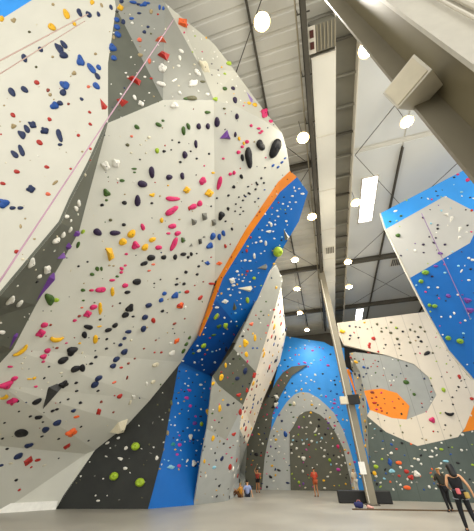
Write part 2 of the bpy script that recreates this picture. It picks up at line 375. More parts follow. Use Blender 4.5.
# wall heater box and small vents
h = empty('unit_heater', (2.3, 4.5, ROOF-.5)); tag(h, 'grey louvred heater box at the near end of the white duct', 'heater')
bm = bmesh.new(); box(bm, (2.45, 4.35, ROOF-.5), (1.0, .95, .6)); link('housing', bm, GR, h)
bm = bmesh.new(); box(bm, (1.98, 4.35, ROOF-.82), (.3, .95, .04)); link('control_plate', bm, WSTEEL, h)
for s in (-.22, .18):
    bm = bmesh.new(); box(bm, (1.98, 4.35+s, ROOF-.85), (.16, .26, .03)); link('switch', bm, mat('dark_red', '4a2018', .5), h)
for k in range(6):
    bm = bmesh.new(); box(bm, (2.2+k*.14, 4.35, ROOF-.82), (.03, .9, .05)); link('louvre', bm, STEEL, h)
for (u, v, s, lab) in ((330, 250, .7, 'small square louvred ceiling vent on the white duct'), (396, 262, .9, 'small square grey ceiling vent beside the thin right purlin')):
    p = at_z(u, v, ROOF-(.82 if u == 330 else .1)); h = empty('ceiling_vent', p); tag(h, lab, 'vent', 'ceiling vents')
    bm = bmesh.new(); box(bm, p, (s, s*1.3, .05)); link('frame', bm, WSTEEL, h)
    for k in range(5):
        bm = bmesh.new(); box(bm, (p.x-s*.36+k*s*.18, p.y, p.z-.04), (s*.08, s*1.1, .03)); link('slat', bm, DST, h)

# ---------------------------------------------------------------- lamps
LAMP = glow('lamp_glow', 'fff2d0', 60.)
LSK = glow('lamp_halo_skirt', 'ffdf9c', 1.1)  # warm emission on the reflector stands in for the halo around each lamp
LH = mat('lamp_housing', 'b8b4a6', .4)
def lamp(p, lab):
    l = empty('high_bay_lamp', p); tag(l, lab, 'lamp', 'high bay lamps')
    bm = bmesh.new(); tube(bm, [p-Vector((0, 0, .0)), p+Vector((0, 0, .1)), p+Vector((0, 0, .2))], [.3, .27, .18], 24); link('halo_reflector', bm, LSK, l)
    bm = bmesh.new(); cyl(bm, p+Vector((0, 0, .2)), .16, .2, 16, .1); link('housing', bm, LH, l)
    bm = bmesh.new(); cyl(bm, p-Vector((0, 0, .03)), .24, .03, 24); link('lens', bm, LAMP, l)
    bm = bmesh.new(); tube(bm, [p+Vector((0, 0, .3)), (p.x, p.y, ROOF-.02)], .015, 6); link('rod', bm, DST, l)
LZ = 15.0
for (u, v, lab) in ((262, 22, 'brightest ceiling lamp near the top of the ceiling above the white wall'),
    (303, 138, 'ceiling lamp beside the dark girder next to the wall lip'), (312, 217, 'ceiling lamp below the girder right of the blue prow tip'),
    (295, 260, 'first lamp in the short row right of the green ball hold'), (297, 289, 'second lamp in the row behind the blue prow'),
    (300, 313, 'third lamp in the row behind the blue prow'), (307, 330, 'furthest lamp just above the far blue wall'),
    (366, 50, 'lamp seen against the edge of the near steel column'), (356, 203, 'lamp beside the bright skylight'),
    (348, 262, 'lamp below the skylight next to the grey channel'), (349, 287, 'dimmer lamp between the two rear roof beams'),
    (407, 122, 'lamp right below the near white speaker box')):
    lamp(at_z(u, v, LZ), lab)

# ---------------------------------------------------------------- steel columns
CW = mat('column_web_paint', '857c62', .45, .05, 2.); CF = mat('column_flange_paint', '857e6c', .45, .05, 2.)
def column(x, y, yaw, w, dpt, z1, lab):
    c = empty('steel_column', (x, y, 0)); tag(c, lab, 'column', 'steel columns')
    bm = bmesh.new(); M = Matrix.Translation((x, y, 0)) @ Matrix.Rotation(yaw, 4, 'Z'); t = .04
    box(bm, (0, 0, z1/2), (t, dpt-2*t, z1), M); link('web', bm, CW, c)
    for s in (-1, 1):
        bm = bmesh.new(); box(bm, (0, s*(dpt-t)/2, z1/2), (w, t, z1), M); link('flange', bm, mat('lit_flange_paint', 'bdb8aa', .45) if (s < 0 and y < 5) else CF, c)  # near column's front flange is painted lighter for the light falling on it
    bm = bmesh.new(); box(bm, (0, 0, .02), (w+.25, dpt+.25, .04), M); link('base_plate', bm, DST, c)
    return c, M
near, M = column(1.85, 1.62, 0, .62, .72, ROOF-.5, 'near steel column rising overhead at the upper right, with a white speaker box')
for dx, r in ((.12, .03), (.22, .02), (.0, .015)):
    bm = bmesh.new(); tube(bm, [(1.85+dx, 1.22-r*.2, .1), (1.85+dx, 1.22, ROOF-1)], r, 8); o = link('conduit', bm, WSTEEL, near); o['label'] = 'vertical cable pipe'
bm = bmesh.new(); box(bm, (1.72, 1.21, 6.6), (.34, .09, .16)); link('clamp', bm, DST, near)
bm = bmesh.new(); box(bm, (1.66, 1.2, 6.45), (.1, .12, .3)); link('clamp', bm, DST, near)
far, M = column(1.72, 21.87, 0, .5, .72, ROOF-.5, 'far steel column standing on the mats in front of the cream wall')
bm = bmesh.new(); tube(bm, [(1.55, 21.47, .1), (1.55, 21.47, 15)], .03, 8); link('conduit', bm, WSTEEL, far)
for zz, hh in ((3.1, .5),):
    bm = bmesh.new(); qq = over(362.5, 468, 1.7, 21.4); box(bm, (qq.x, 21.44, qq.z), (.34, .12, .6)); o = link('sign_plate', bm, mat('white_paper', 'eceae2', .6), far); o['label'] = 'white notice plate'
# speakers
def speaker(M, s, lab, mt, depth=1.):
    e = empty('speaker_box', M.translation); tag(e, lab, 'speaker', 'speaker boxes')
    bm = bmesh.new(); fr = [(-.5, -.38), (.5, -.38), (.5, .38), (-.5, .38)]
    A = [bm.verts.new(M @ Vector((x*s, -.5*s*depth, z*s))) for x, z in fr]
    Bv = [bm.verts.new(M @ Vector((x*.72*s, .4*s*depth, z*.8*s))) for x, z in fr]
    bm.faces.new(A); bm.faces.new(Bv)
    for k in range(4): bm.faces.new((A[k], A[(k+1) % 4], Bv[(k+1) % 4], Bv[k]))
    o = link('cabinet', bm, mt, e); b = o.modifiers.new('b', 'BEVEL'); b.width = .02*s; b.segments = 3
    bm = bmesh.new(); box(bm, (0, -.51*s*depth, 0), (.86*s, .02, .64*s), M); link('grille', bm, mat('speaker_grille', 'cfc6ae', .7) if mt is WSTEEL else mat('black_grille', '23221f', .7), e)
    bm = bmesh.new(); tube(bm, [M @ Vector((0, .3*s, .2*s)), M @ Vector((.1*s, .55*s, .25*s))], .03, 8); box(bm, (.1*s, .58*s, .22*s), (.2*s, .04, .3*s), M); link('bracket', bm, DST, e)
    return e
sp = EYE + ray(416, 88)*3.1
speaker(Matrix.Translation(sp) @ Matrix.Rotation(radians(-50), 4, 'Z') @ Matrix.Rotation(radians(18), 4, 'X'), .42, 'white speaker box mounted on the near column overhead', WSTEEL)
q = over(344, 401, 1.3, 21.2)
speaker(Matrix.Translation(q) @ Matrix.Rotation(radians(10), 4, 'Z'), .6, 'white speaker box halfway up the far steel column', WSTEEL)
q = over(354.5, 400, 1.75, 21.1)
speaker(Matrix.Translation(q) @ Matrix.Rotation(radians(-10), 4, 'Z'), .72, 'black speaker box halfway up the far steel column', mat('black_cabinet', '2a2a26', .5))

# ---------------------------------------------------------------- light
W = bpy.data.worlds.new('hall_fill'); SC.world = W; W.use_nodes = True  # added ambient fill, entering where the front and right side are left open
W.node_tree.nodes['Background'].inputs['Color'].default_value = (1, .985, .95, 1)
W.node_tree.nodes['Background'].inputs['Strength'].default_value = 2.15
def area(loc, rot, sx, sy, e, c=(1, .95, .86)):
    l = bpy.data.lights.new('hall_light', 'AREA'); l.shape = 'RECTANGLE'; l.size = sx; l.size_y = sy; l.energy = e; l.color = c
    o = bpy.data.objects.new('hall_light', l); COL.objects.link(o); o.location = loc; o.rotation_euler = rot; return o
def point(loc, e):
    l = bpy.data.lights.new('lamp_light', 'SPOT'); l.energy = e; l.color = (1, .95, .86); l.shadow_soft_size = .3; l.spot_size = radians(178); l.spot_blend = 1.0
    o = bpy.data.objects.new('lamp_light', l); COL.objects.link(o); o.location = loc
for o in [o for o in COL.objects if o.name.startswith('high_bay_lamp')]:
    point(o.location-Vector((0, 0, .2)), 1000)
    up_ = bpy.data.lights.new('lamp_spill', 'POINT'); up_.energy = 70; up_.color = (1, .93, .8); up_.shadow_soft_size = .25
    uo = bpy.data.objects.new('lamp_spill', up_); COL.objects.link(uo); uo.location = o.location+Vector((.0, 0, -.35))

# ---------------------------------------------------------------- things on the floor
bl = [at_z(0, 513, 0), at_z(55, 509.3, 0)]
n0 = (bl[1]-bl[0]).cross(UP).normalized()
if n0.dot(EYE-bl[0]) < 0: n0 = -n0
bl[0] = bl[0]+(bl[0]-bl[1])*.6
bm = bmesh.new(); vv = []
for p in bl:
    for q in (p+n0*.12, p+n0*.02, p+n0*.02+UP*.33-n0*.0, p+n0*.12+UP*.33): vv.append(bm.verts.new(q))
for i in range(4): bm.faces.new((vv[i], vv[(i+1) % 4], vv[4+(i+1) % 4], vv[4+i]))
bm.faces.new(vv[:4]); bm.faces.new(vv[4:])
tag(link('baseboard_left', bm, mat('white_board', 'f2f0e6', .5)), kind='structure')
s0 = at_z(352, 509.7, 0); s1 = at_z(474, 511.5, 0); s1 = s0+(s1-s0)*1.6
bm = bmesh.new(); dd = (s1-s0).normalized(); nn = dd.cross(UP)
for o_ in (0,):
    v = [bm.verts.new(s0+x+UP*z) for z in (-.02, .05) for x in (Vector(), nn*.16)] + [bm.verts.new(s1+x+UP*z) for z in (-.02, .05) for x in (Vector(), nn*.16)]
    for f in ((0,1,3,2),(4,6,7,5),(0,4,5,1),(2,3,7,6),(0,2,6,4),(1,5,7,3)): bm.faces.new([v[i] for i in f])
tag(link('trim_1', bm, mat('brown_seam', '5d4c38', .8)), kind='structure')
pad = empty('crash_pad', (1.9, 22.9, 0)); tag(pad, 'long low black padded barrier on the floor behind the far steel column', 'pad')
bm = bmesh.new(); pc = at_z(368, 506.5, 0)
PX = Matrix.Translation((pc.x, 22.75, 0)) @ Matrix.Rotation(radians(4), 4, 'Z')
box(bm, (0, 0, .3), (3.0, .6, .6), PX); o = link('foam_block', bm, mat('black_vinyl', '141412', .45), pad)
b = o.modifiers.new('b', 'BEVEL'); b.width = .05; b.segments = 3
bm = bmesh.new()
box(bm, (.1, -.31, .3), (.02, .02, .58), PX); link('seam', bm, mat('grey_thread', '4a4a46', .7), pad)
# gear bag by the column foot
gp = at_z(360, 508.5, 0); bag = empty('gear_bag', gp); tag(bag, 'small dark blue gear bag lying at the foot of the far steel column', 'bag')
bm = bmesh.new(); tube(bm, [gp+.6*Vector((-.42, 0, .2)), gp+.6*Vector((-.36, 0, .22)), gp+.6*Vector((0, 0, .25)), gp+.6*Vector((.25, 0, .2)), gp+.6*Vector((.32, 0, .18))], [.06, .11, .14, .11, .05], 12)
link('bag_body', bm, mat('navy_nylon', '23285c', .7), bag, True)
bm = bmesh.new(); tube(bm, [gp+.6*Vector((-.2, -.02, .42)), gp+.6*Vector((-.1, -.05, .56)), gp+.6*Vector((.1, -.05, .54)), gp+.6*Vector((.15, 0, .4))], .014, 8); link('strap', bm, mat('pink_strap', 'd08a8a', .7), bag, True)
gp2 = gp+Vector((.5, -.05, 0)); sh = empty('climbing_shoe', gp2); tag(sh, 'pale pink climbing shoe on the floor beside the dark blue bag', 'shoe')
bm = bmesh.new(); tube(bm, [gp2+Vector((-.16, 0, .07)), gp2+Vector((-.08, 0, .09)), gp2+Vector((.05, 0, .06)), gp2+Vector((.17, 0, .04))], [.04, .075, .055, .03], 10); link('shoe_upper', bm, mat('pink_shoe', 'd9a196', .6), sh, True)
bm = bmesh.new(); box(bm, gp2+Vector((0, 0, .008)), (.33, .1, .016)); link('sole', bm, mat('black_rubber', '1a1a1a', .7), sh)

# ---------------------------------------------------------------- people
def skin_mesh(name, verts, edges, root, m, parent, sub=1):
    me = bpy.data.meshes.new(name); me.from_pydata([v[0] for v in verts], edges, [])
    o = bpy.data.objects.new(name, me); COL.objects.link(o)
    o.modifiers.new('s', 'SKIN'); s = o.modifiers.new('u', 'SUBSURF'); s.levels = s.render_levels = sub
    for i, v in enumerate(verts):
        sv = me.skin_vertices[0].data[i]; r = v[1]; sv.radius = r if isinstance(r, tuple) else (r, r); sv.use_root = (i == root)
    dg = bpy.context.evaluated_depsgraph_get(); dg.update()
    ev = bpy.data.meshes.new_from_object(o.evaluated_get(dg)); o.modifiers.clear(); o.data = ev; ev.name = name
    ev.materials.clear(); ev.materials.append(m)
    for p in ev.polygons: p.use_smooth = True
    if parent: o.parent = parent
    return o
REST = dict(pelvis=(0, 0, .93), waist=(0, .0, 1.06), chest=(0, .01, 1.25), neck=(0, 0, 1.43), head0=(0, .01, 1.53), head1=(0, .02, 1.63),
  shl=(-.17, 0, 1.37), ell=(-.22, -.02, 1.09), wrl=(-.24, .08, .86), shr=(.17, 0, 1.37), elr=(.22, -.02, 1.09), wrr=(.24, .08, .86),
  hil=(-.09, 0, .89), knl=(-.1, .02, .49), anl=(-.11, -.03, .08), hir=(.09, 0, .89), knr=(.1, .02, .49), anr=(.11, -.03, .08))
def person(px_, scale, yaw, skin, hair, top, bottom, shoe, label, pose=None, hair_len=0., sleeves=False, legs='long', name='person', extra=None):
    J = {k: Vector(v) for k, v in REST.items()}
    for k, v in (pose or {}).items(): J[k] = Vector(v)
    root = empty(name, px_); root.rotation_euler = (0, 0, yaw); root.scale = (scale,)*3
    tag(root, label, 'person')
    V = []; E = []; ix = {}
    def add(k, p, r, par=None):
        ix[k] = len(V); V.append((tuple(p), r))
        if par is not None: E.append((ix[par], ix[k]))
    add('pelvis', J['pelvis'], (.13, .1)); add('waist', J['waist'], (.12, .09), 'pelvis'); add('chest', J['chest'], (.145, .1), 'waist')
    add('nk', J['neck'], .055, 'chest'); add('h0', J['head0'], (.075, .085), 'nk'); add('h1', J['head1'], (.08, .095), 'h0')
    hd = (J['head1']-J['head0']).normalized(); fw = Vector((0, 1, 0)); fw = (fw-hd*fw.dot(hd)).normalized()
    if 'look' in (pose or {}): fw = Vector(pose['look']); fw = (fw-hd*fw.dot(hd)).normalized()
    add('nose', J['head0']+hd*.045+fw*.105, .014, 'h0')
    for s, c in (('l', -1), ('r', 1)):
        add('sh'+s, J['sh'+s], .058, 'chest'); add('el'+s, J['el'+s], .042, 'sh'+s); add('wr'+s, J['wr'+s], .028, 'el'+s)
        d = (J['wr'+s]-J['el'+s]).normalized(); palm = J['wr'+s]+d*.06; add('pm'+s, palm, (.036, .02), 'wr'+s)
        sd = d.cross(Vector((0, 0, 1))); sd = sd.normalized() if sd.length > .1 else Vector((1, 0, 0)); cu = sd.cross(d)
        for k, (off, ln) in enumerate(((-.028, .06), (-.009, .075), (.01, .072), (.028, .055))):
            add('f%d%s' % (k, s), palm+d*.03+sd*off, .0095, 'pm'+s); add('g%d%s' % (k, s), palm+d*(.03+ln*.6)+sd*off*1.1+cu*.008, .009, 'f%d%s' % (k, s)); add('i%d%s' % (k, s), palm+d*(.03+ln)+sd*off*1.1+cu*.03, .008, 'g%d%s' % (k, s))
        add('t0'+s, J['wr'+s]+d*.035-sd*c*.04, .011, 'wr'+s); add('t1'+s, J['wr'+s]+d*.075-sd*c*.055+cu*.015, .009, 't0'+s)
        add('hi'+s, J['hi'+s], .088, 'pelvis'); add('kn'+s, J['kn'+s], .058, 'hi'+s); add('an'+s, J['an'+s], .036, 'kn'+s)
        ft = (pose or {}).get('foot'+s, (0, .15, -.05)); add('to'+s, J['an'+s]+Vector(ft), (.035, .025), 'an'+s)
    body = skin_mesh('body', V, E, 0, skin, root)
    def cloth(nm, keys, links, grow, m, r0=None):
        vs = [(V[ix[k]][0], tuple(x*grow+.006 for x in (V[ix[k]][1] if isinstance(V[ix[k]][1], tuple) else (V[ix[k]][1],)*2))) for k in keys]
        es = [(keys.index(a), keys.index(b)) for a, b in links]
        return skin_mesh(nm, vs, es, 0, m, root)
    keys = ['pelvis', 'waist', 'chest', 'shl', 'shr']; lk = [('pelvis', 'waist'), ('waist', 'chest'), ('chest', 'shl'), ('chest', 'shr')]
    if sleeves: keys += ['ell', 'elr']; lk += [('shl', 'ell'), ('shr', 'elr')]
    cloth('shirt', keys, lk, 1.3, top)
    keys = ['pelvis', 'hil', 'knl', 'hir', 'knr']; lk = [('pelvis', 'hil'), ('hil', 'knl'), ('pelvis', 'hir'), ('hir', 'knr')]
    if legs == 'long': keys += ['anl', 'anr']; lk += [('knl', 'anl'), ('knr', 'anr')]
    else:
        for s in 'lr':
            V.append((tuple(J['hi'+s].lerp(J['kn'+s], .55)), .075)); ix['mid'+s] = len(V)-1
        keys = ['pelvis', 'hil', 'midl', 'hir', 'midr']; lk = [('pelvis', 'hil'), ('hil', 'midl'), ('pelvis', 'hir'), ('hir', 'midr')]
    cloth('trousers' if legs == 'long' else 'shorts', keys, lk, 1.22, bottom)
    for s in 'lr':
        cloth('shoe', ['an'+s, 'to'+s], [('an'+s, 'to'+s)], 1.5, shoe)
    # hair
    hv = [(tuple(J['head1']+hd*.02-fw*.02), (.118, .125)), (tuple(J['head0']+hd*.05-fw*.05), (.12, .1))]; he = [(0, 1)]
    if hair_len:
        p = J['head0']-fw*.09
        hv.append((tuple(p-hd*.06), (.115, .07))); he.append((1, 2)); hv.append((tuple(p-hd*hair_len-fw*.02), (.105, .05))); he.append((2, 3))
    skin_mesh('hair', hv, he, 0, hair, root)
    sd = hd.cross(fw)
    for c in (-1, 1):
        for nm, p, r, m in (('eye', J['head0']+hd*.06+fw*.088+sd*c*.032, .012, mat('eye_dark', '1c1712', .3)), ('ear', J['head0']+hd*.05+sd*c*.088, .022, skin)):
            bm = bmesh.new(); bmesh.ops.create_uvsphere(bm, u_segments=10, v_segments=8, radius=r, matrix=Matrix.Translation(p)); o = link(nm, bm, m, None, True); o.parent = root
    bm = bmesh.new(); box(bm, (0, 0, 0), (.045, .01, .012), Matrix.Translation(J['head0']+hd*.012+fw*.088) @ fw.to_track_quat('Y', 'Z').to_matrix().to_4x4()); o = link('mouth', bm, mat('lips', '8a4a40', .5)); o.parent = root
    if extra: extra(root, J)
    return root
SK1 = mat('light_skin', 'cf9e78', .5, .03, spec=.3); SK2 = mat('tan_skin', 'b57f55', .5, .03, spec=.3)
HB = mat('black_hair', '0f0d0c', .5); HBL = mat('blond_hair', 'b59a4a', .6); HBR = mat('brown_hair', '3a2718', .6)
BK = mat('black_fabric', '111216', .75); NV = mat('navy_fabric', '1c2233', .8); OLF = mat('dark_olive_fabric', '2e2c22', .85)
def face_yaw(p, deg):   # deg: 0 looks straight away from the viewer, positive turns left
    return atan2(-p.x, p.y)+radians(deg)
def harness(root, J):
    bm = bmesh.new()
    P = J['pelvis']+Vector((0, 0, .06)); tube(bm, [P+Vector((cos(a)*.165, sin(a)*.13, 0)) for a in [i*2*pi/16 for i in range(17)]], .02, 6, False); o = link('harness_belt', bm, mat('grey_webbing', '4b515c', .7), None); o.parent = root
    for s, c in (('l', -1), ('r', 1)):
        q = J['hi'+s].lerp(J['kn'+s], .25)
        bm = bmesh.new(); tube(bm, [q+Vector((cos(a)*.11, sin(a)*.105, .02*sin(a))) for a in [i*2*pi/16 for i in range(17)]], .016, 6, False); o = link('leg_loop', bm, mat('pale_webbing', '8a8f96', .7), None); o.parent = root
    for nm, p, r, h, m in (('chalk_bag', Vector((-.03, -.18, .9)), .06, .14, mat('pink_bag', 'd46a70', .7)), ('pouch', Vector((.17, -.14, .8)), .07, .15, mat('yellow_bag', 'b0954e', .7))):
        bm = bmesh.new(); tube(bm, [p, p+Vector((0, 0, .02)), p+Vector((0, 0, h*.8)), p+Vector((0, 0, h))], [r*.8, r, r, r*.85], 14); o = link(nm, bm, m, None); o.parent = root
p = at_z(474, 533, 0)
person(p, 1.06, face_yaw(p, 6), SK1, HB, BK, BK, mat('dark_shoe', '26262a', .6), 'woman with long black hair, black tank top and leggings, seen from behind', 
   dict(ell=(-.27, .0, 1.1), wrl=(-.2, .2, 1.02), elr=(.3, -.06, 1.12), wrr=(.36, .0, .88), knl=(-.13, .08, .5), anl=(-.14, -.02, .08), knr=(.12, .04, .49), anr=(.16, -.1, .09), head1=(-.01, .04, 1.63)), hair_len=.26, extra=harness)
p = at_z(452, 512.5, 0)
person(p, 1.02, face_yaw(p, 35), SK2, HBL, OLF, BK, mat('dark_shoe', '26262a', .6), 'person in dark shirt and black trousers looking up, belaying beside the woman',
   dict(ell=(-.26, .1, 1.14), wrl=(-.12, .3, 1.22), elr=(.26, .08, 1.12), wrr=(.12, .28, 1.05), head1=(0, -.03, 1.63), head0=(0, 0, 1.53), look=(0, 1, .4), anr=(.16, .12, .08), knr=(.14, .14, .49)), sleeves=True, extra=None)
p = at_z(317, 497, 0)
person(p, 1.02, face_yaw(p, 20), SK2, HBR, mat('red_fabric', 'b8452c', .8), mat('red_shorts', 'a5502c', .8), mat('tan_shoe', '8a5a3a', .6), 'person in an orange red top and shorts standing before the grey arch',
   dict(ell=(-.25, .06, 1.12), wrl=(-.1, .28, 1.15), elr=(.25, .06, 1.12), wrr=(.14, .28, 1.1)), legs='short', sleeves=True)
p = at_z(258, 493, 0)
person(p, 1.0, face_yaw(p, -20), SK2, HBR, mat('red_top', '93352a', .8), BK, mat('tan_shoe', '8a5a3a', .6), 'person in red top and black shorts standing beside the seated pair',
   dict(ell=(-.28, .05, 1.52), wrl=(-.16, .1, 1.75), elr=(.26, .06, 1.12), wrr=(.14, .28, 1.1)), legs='short')
SIT = dict(pelvis=(0, 0, .14), waist=(0, -.03, .28), chest=(0, -.02, .47), neck=(0, 0, .65), head0=(0, .02, .75), head1=(0, .03, .85), shl=(-.17, -.02, .59), shr=(.17, -.02, .59),
   hil=(-.1, .03, .12), hir=(.1, .03, .12), knl=(-.18, .38, .4), knr=(.18, .38, .4), anl=(-.15, .62, .08), anr=(.15, .62, .08))
d1 = dict(SIT); d1.update(ell=(-.27, -.1, .36), wrl=(-.32, -.16, .1), elr=(.27, -.1, .36), wrr=(.34, -.16, .1))
p = at_z(247.5, 497, 0)
person(p, 1.05, face_yaw(p, 0), SK1, HB, mat('pale_blue_fabric', '8f9cc4', .8), NV, mat('tan_shoe', '8a5a3a', .6), 'person in a pale blue top sitting on the floor below the cream strip', d1, sleeves=True)
d2 = dict(SIT); d2.update(ell=(-.3, .1, .38), wrl=(-.2, .34, .45), elr=(.3, .1, .38), wrr=(.2, .34, .45))
p = at_z(240.5, 497.5, 0)
person(p, .95, face_yaw(p, 60), SK2, HBL, mat('ochre_fabric', 'b8812e', .8), mat('brown_fabric', '6b4526', .8), mat('tan_shoe', '8a5a3a', .6), 'person in ochre sitting low on the floor, leftmost of the group', d2, sleeves=True)
p = at_z(358, 495, 0)
person(p, 1.0, face_yaw(p, 30), SK1, HBL, mat('cream_top', 'd8c9b0', .8), mat('white_trousers', 'd9d4c8', .8), mat('tan_shoe', '8a5a3a', .6), 'person in pale clothes standing just left of the far steel column',
   dict(elr=(.26, .06, 1.12), wrr=(.14, .3, 1.2)), sleeves=True)

# ---------------------------------------------------------------- ropes
def rope(name, a, b, r, m, label, sag=.0, nseg=24):
    bm = bmesh.new(); tube(bm, [a.lerp(b, i/nseg)-UP*sag*4*(i/nseg)*(1-i/nseg) for i in range(nseg+1)], r, 6); o = link(name, bm, m, None, True)
    tag(o, label, 'rope', 'climbing ropes'); return o
RPK = mat('lavender_rope', 'b893a3', .7); RBR = mat('dusty_rope', 'b59c90', .7); RPU = mat('purple_rope', '8d6f9e', .7)
def at_d(u, v, d): return EYE+ray(u, v).normalized()*d
rope('climbing_rope', at_d(174, 19, 13.2), at_d(-14, 302, 4.2), .012, RPK, 'lavender rope stretching from the orange volume down across the white upper left wall')
rope('climbing_rope', at_d(88, 14, 11.), at_d(-10, 66, 7), .012, RBR, 'upper of two thin dusty ropes at the top left corner')
rope('climbing_rope', at_d(85, 21, 11.), at_d(-10, 80, 7), .010, RBR, 'lower of two thin dusty ropes at the top left corner')
pa, pb = wr(422, 214), wr(470, 318)
nr = (RT2-RT).cross(RG-RT).normalized(); nr = nr if nr.dot(EYE-pa) > 0 else -nr
rope('climbing_rope', pa+nr*.35, pb+nr*.35, .02, RPU, 'purple rope hanging down the leaning blue wall across its grey hexagon')

# ---------------------------------------------------------------- holds
def srf():
    vs = []; fs = []; own = []
    for nm, v, t, n in SKIN:
        o_ = len(vs); vs += v
        for f in t: fs.append([i+o_ for i in f]); own.append((nm, n))
    return BVHTree.FromPolygons(vs, fs), own
BVH, OWN = srf()
HC = {'n': ('1b2b52', 'navy'), 'b': ('1c4f9c', 'blue'), 'k': ('131215', 'black'), 'p': ('2a1a3c', 'dark purple'), 'v': ('6a3a90', 'purple'), 'm': ('c23a98', 'magenta'),
 'P': ('cf2a66', 'pink'), 'y': ('e8b21a', 'yellow'), 'r': ('b22c22', 'red'), 'o': ('e8642a', 'orange'), 's': ('de6a4c', 'salmon'), 'g': ('3f5f22', 'dark green'), 'l': ('9cb82e', 'lime'), 'q': ('6f962c', 'leaf green'),
 'w': ('e6e3d8', 'white'), 'c': ('d9d0b4', 'cream'), 't': ('a8946a', 'tan'), 'G': ('74746c', 'grey'), 'D': ('3a3a38', 'charcoal'), 'e': ('5c5a3a', 'olive'), 'a': ('8fc6d8', 'pale blue'), 'L': ('a58cc8', 'lavender'), 'R': ('8a3a2a', 'brick red'), 'T': ('2f8f8a', 'teal')}
def hmat(c): return mat('hold_'+HC[c][1].replace(' ', '_'), HC[c][0], .5, .12, 9., bump=.25, bscale=40)
MESH = {}
def hold_mesh(kind, var, c):
    key = (kind, var, c)
    if key in MESH: return MESH[key]
    rnd = random.Random(hash((kind, var)) if False else (ord(kind)*31+var)); bm = bmesh.new(); smooth = True
    if kind in 'bkjtd':
        n, rings = 16, [(1.0, -.05), (1.04, .12), (.97, .42), (.8, .72), (.5, .93), (.22, 1.0)]
        ph = [rnd.uniform(0, 6.28) for _ in range(4)]
        def R(a):
            r = 1+.05*cos(2*a+ph[0])+.05*cos(3*a+ph[1])
            if kind == 'k': r += .16*cos((3+var % 2)*a+ph[2])
            if kind == 'j': r += .12*cos(2*a)-.22*max(0, sin(a))**3
            if kind == 't': r *= .78+.24*cos(a)
            return r
        rows = []
        for ro, z in rings:
            row = []
            for k in range(n):
                a = 2*pi*k/n; r = R(a)*ro; x, y_ = r*cos(a), r*sin(a)
                zz = z*(1+.12*sin(3*a+ph[3])*ro)
                if kind == 'j' and z > .6: zz -= .3*math.exp(-((y_-.25)**2+x*x*.5)*6)
                if kind == 'k' and z > .3: zz += .16*cos((3+var % 2)*a+ph[2])*ro
                if kind == 't' and z > .1: zz *= .75+.3*x
                row.append(bm.verts.new((x, y_, zz)))
            rows.append(row)
        for A_, B_ in zip(rows, rows[1:]):
            for k in range(n): bm.faces.new((A_[k], A_[(k+1) % n], B_[(k+1) % n], B_[k]))
        bm.faces.new(rows[-1]); bm.faces.new(rows[0])
    elif kind == 's':
        bmesh.ops.create_uvsphere(bm, u_segments=20, v_segments=14, radius=1, matrix=Matrix.Translation((0, 0, .75)))
        for v in bm.verts:
            d = hypot(v.co.x, v.co.y)
            if v.co.z > 1.2: v.co.z -= .35*max(0, 1-d/.45)
    elif kind == 'c':
        pts = [Vector((cos(a), sin(a)*.9-.35, .35)) for a in [radians(200+i*140/10) for i in range(11)]]
        pts = [Vector((p_.x, p_.y+.95-.2, p_.z)) for p_ in pts]
        tube(bm, pts, [.12+.3*sin(pi*(i+.6)/11.2) for i in range(11)], 10)
    elif kind == 'w':
        smooth = False
        q = [(-1, -.8), (1, -.55), (.75, .9), (-.7, .65)] if var % 2 == 0 else [(-1, -.9), (1, -.7), (.1, 1)]
        A_ = [bm.verts.new((x, y_, -.03)) for x, y_ in q]; B_ = [bm.verts.new((x*.45+.1, y_*.3-.15, .95)) for x, y_ in q]
        bm.faces.new(A_); bm.faces.new(B_)
        for k in range(len(q)): bm.faces.new((A_[k], A_[(k+1) % len(q)], B_[(k+1) % len(q)], B_[k]))
    elif kind == 'f':
        smooth = False
        A_ = [bm.verts.new(x) for x in ((-1, 0, -.02), (.8, -1, -.02), (1, .2, -.02), (.7, 1, -.02))]; T_ = [bm.verts.new((.62, 0, 1)), bm.verts.new((-.5, 0, .3))]
        bm.faces.new(A_); bm.faces.new((A_[0], A_[1], T_[0], T_[1])); bm.faces.new((A_[1], A_[2], T_[0])); bm.faces.new((A_[2], A_[3], T_[0])); bm.faces.new((A_[3], A_[0], T_[1], T_[0]))
    elif kind == 'x':   # square diamond volume
        smooth = False
        A_ = [bm.verts.new((x, y_, -.03)) for x, y_ in ((-1, 0), (0, -1), (1, 0), (0, 1))]; B_ = [bm.verts.new((x*.6, y_*.6, .6)) for x, y_ in ((-1, 0), (0, -1), (1, 0), (0, 1))]
        bm.faces.new(A_); bm.faces.new(B_)
        for k in range(4): bm.faces.new((A_[k], A_[(k+1) % 4], B_[(k+1) % 4], B_[k]))
    bmesh.ops.recalc_face_normals(bm, faces=bm.faces[:])
    me = bpy.data.meshes.new('climbing_hold'); bm.to_mesh(me); bm.free()
    if smooth:
        for p_ in me.polygons: p_.use_smooth = True
    me.materials.append(hmat(c)); MESH[key] = me; return me
TOPZ = {'b': 1., 'k': 1.05, 'j': .92, 't': .8, 'd': 1., 's': 1.4, 'c': .75, 'w': .95, 'f': .9, 'x': .6}
bm = bmesh.new(); tube(bm, [(0, 0, -.06), (0, 0, .03)], .13, 6)
BOLT = bpy.data.meshes.new('bolt'); bmesh.ops.recalc_face_normals(bm, faces=bm.faces[:]); bm.to_mesh(BOLT); bm.free(); BOLT.materials.append(mat('bolt_steel', '3c3b38', .35, metal=.6))

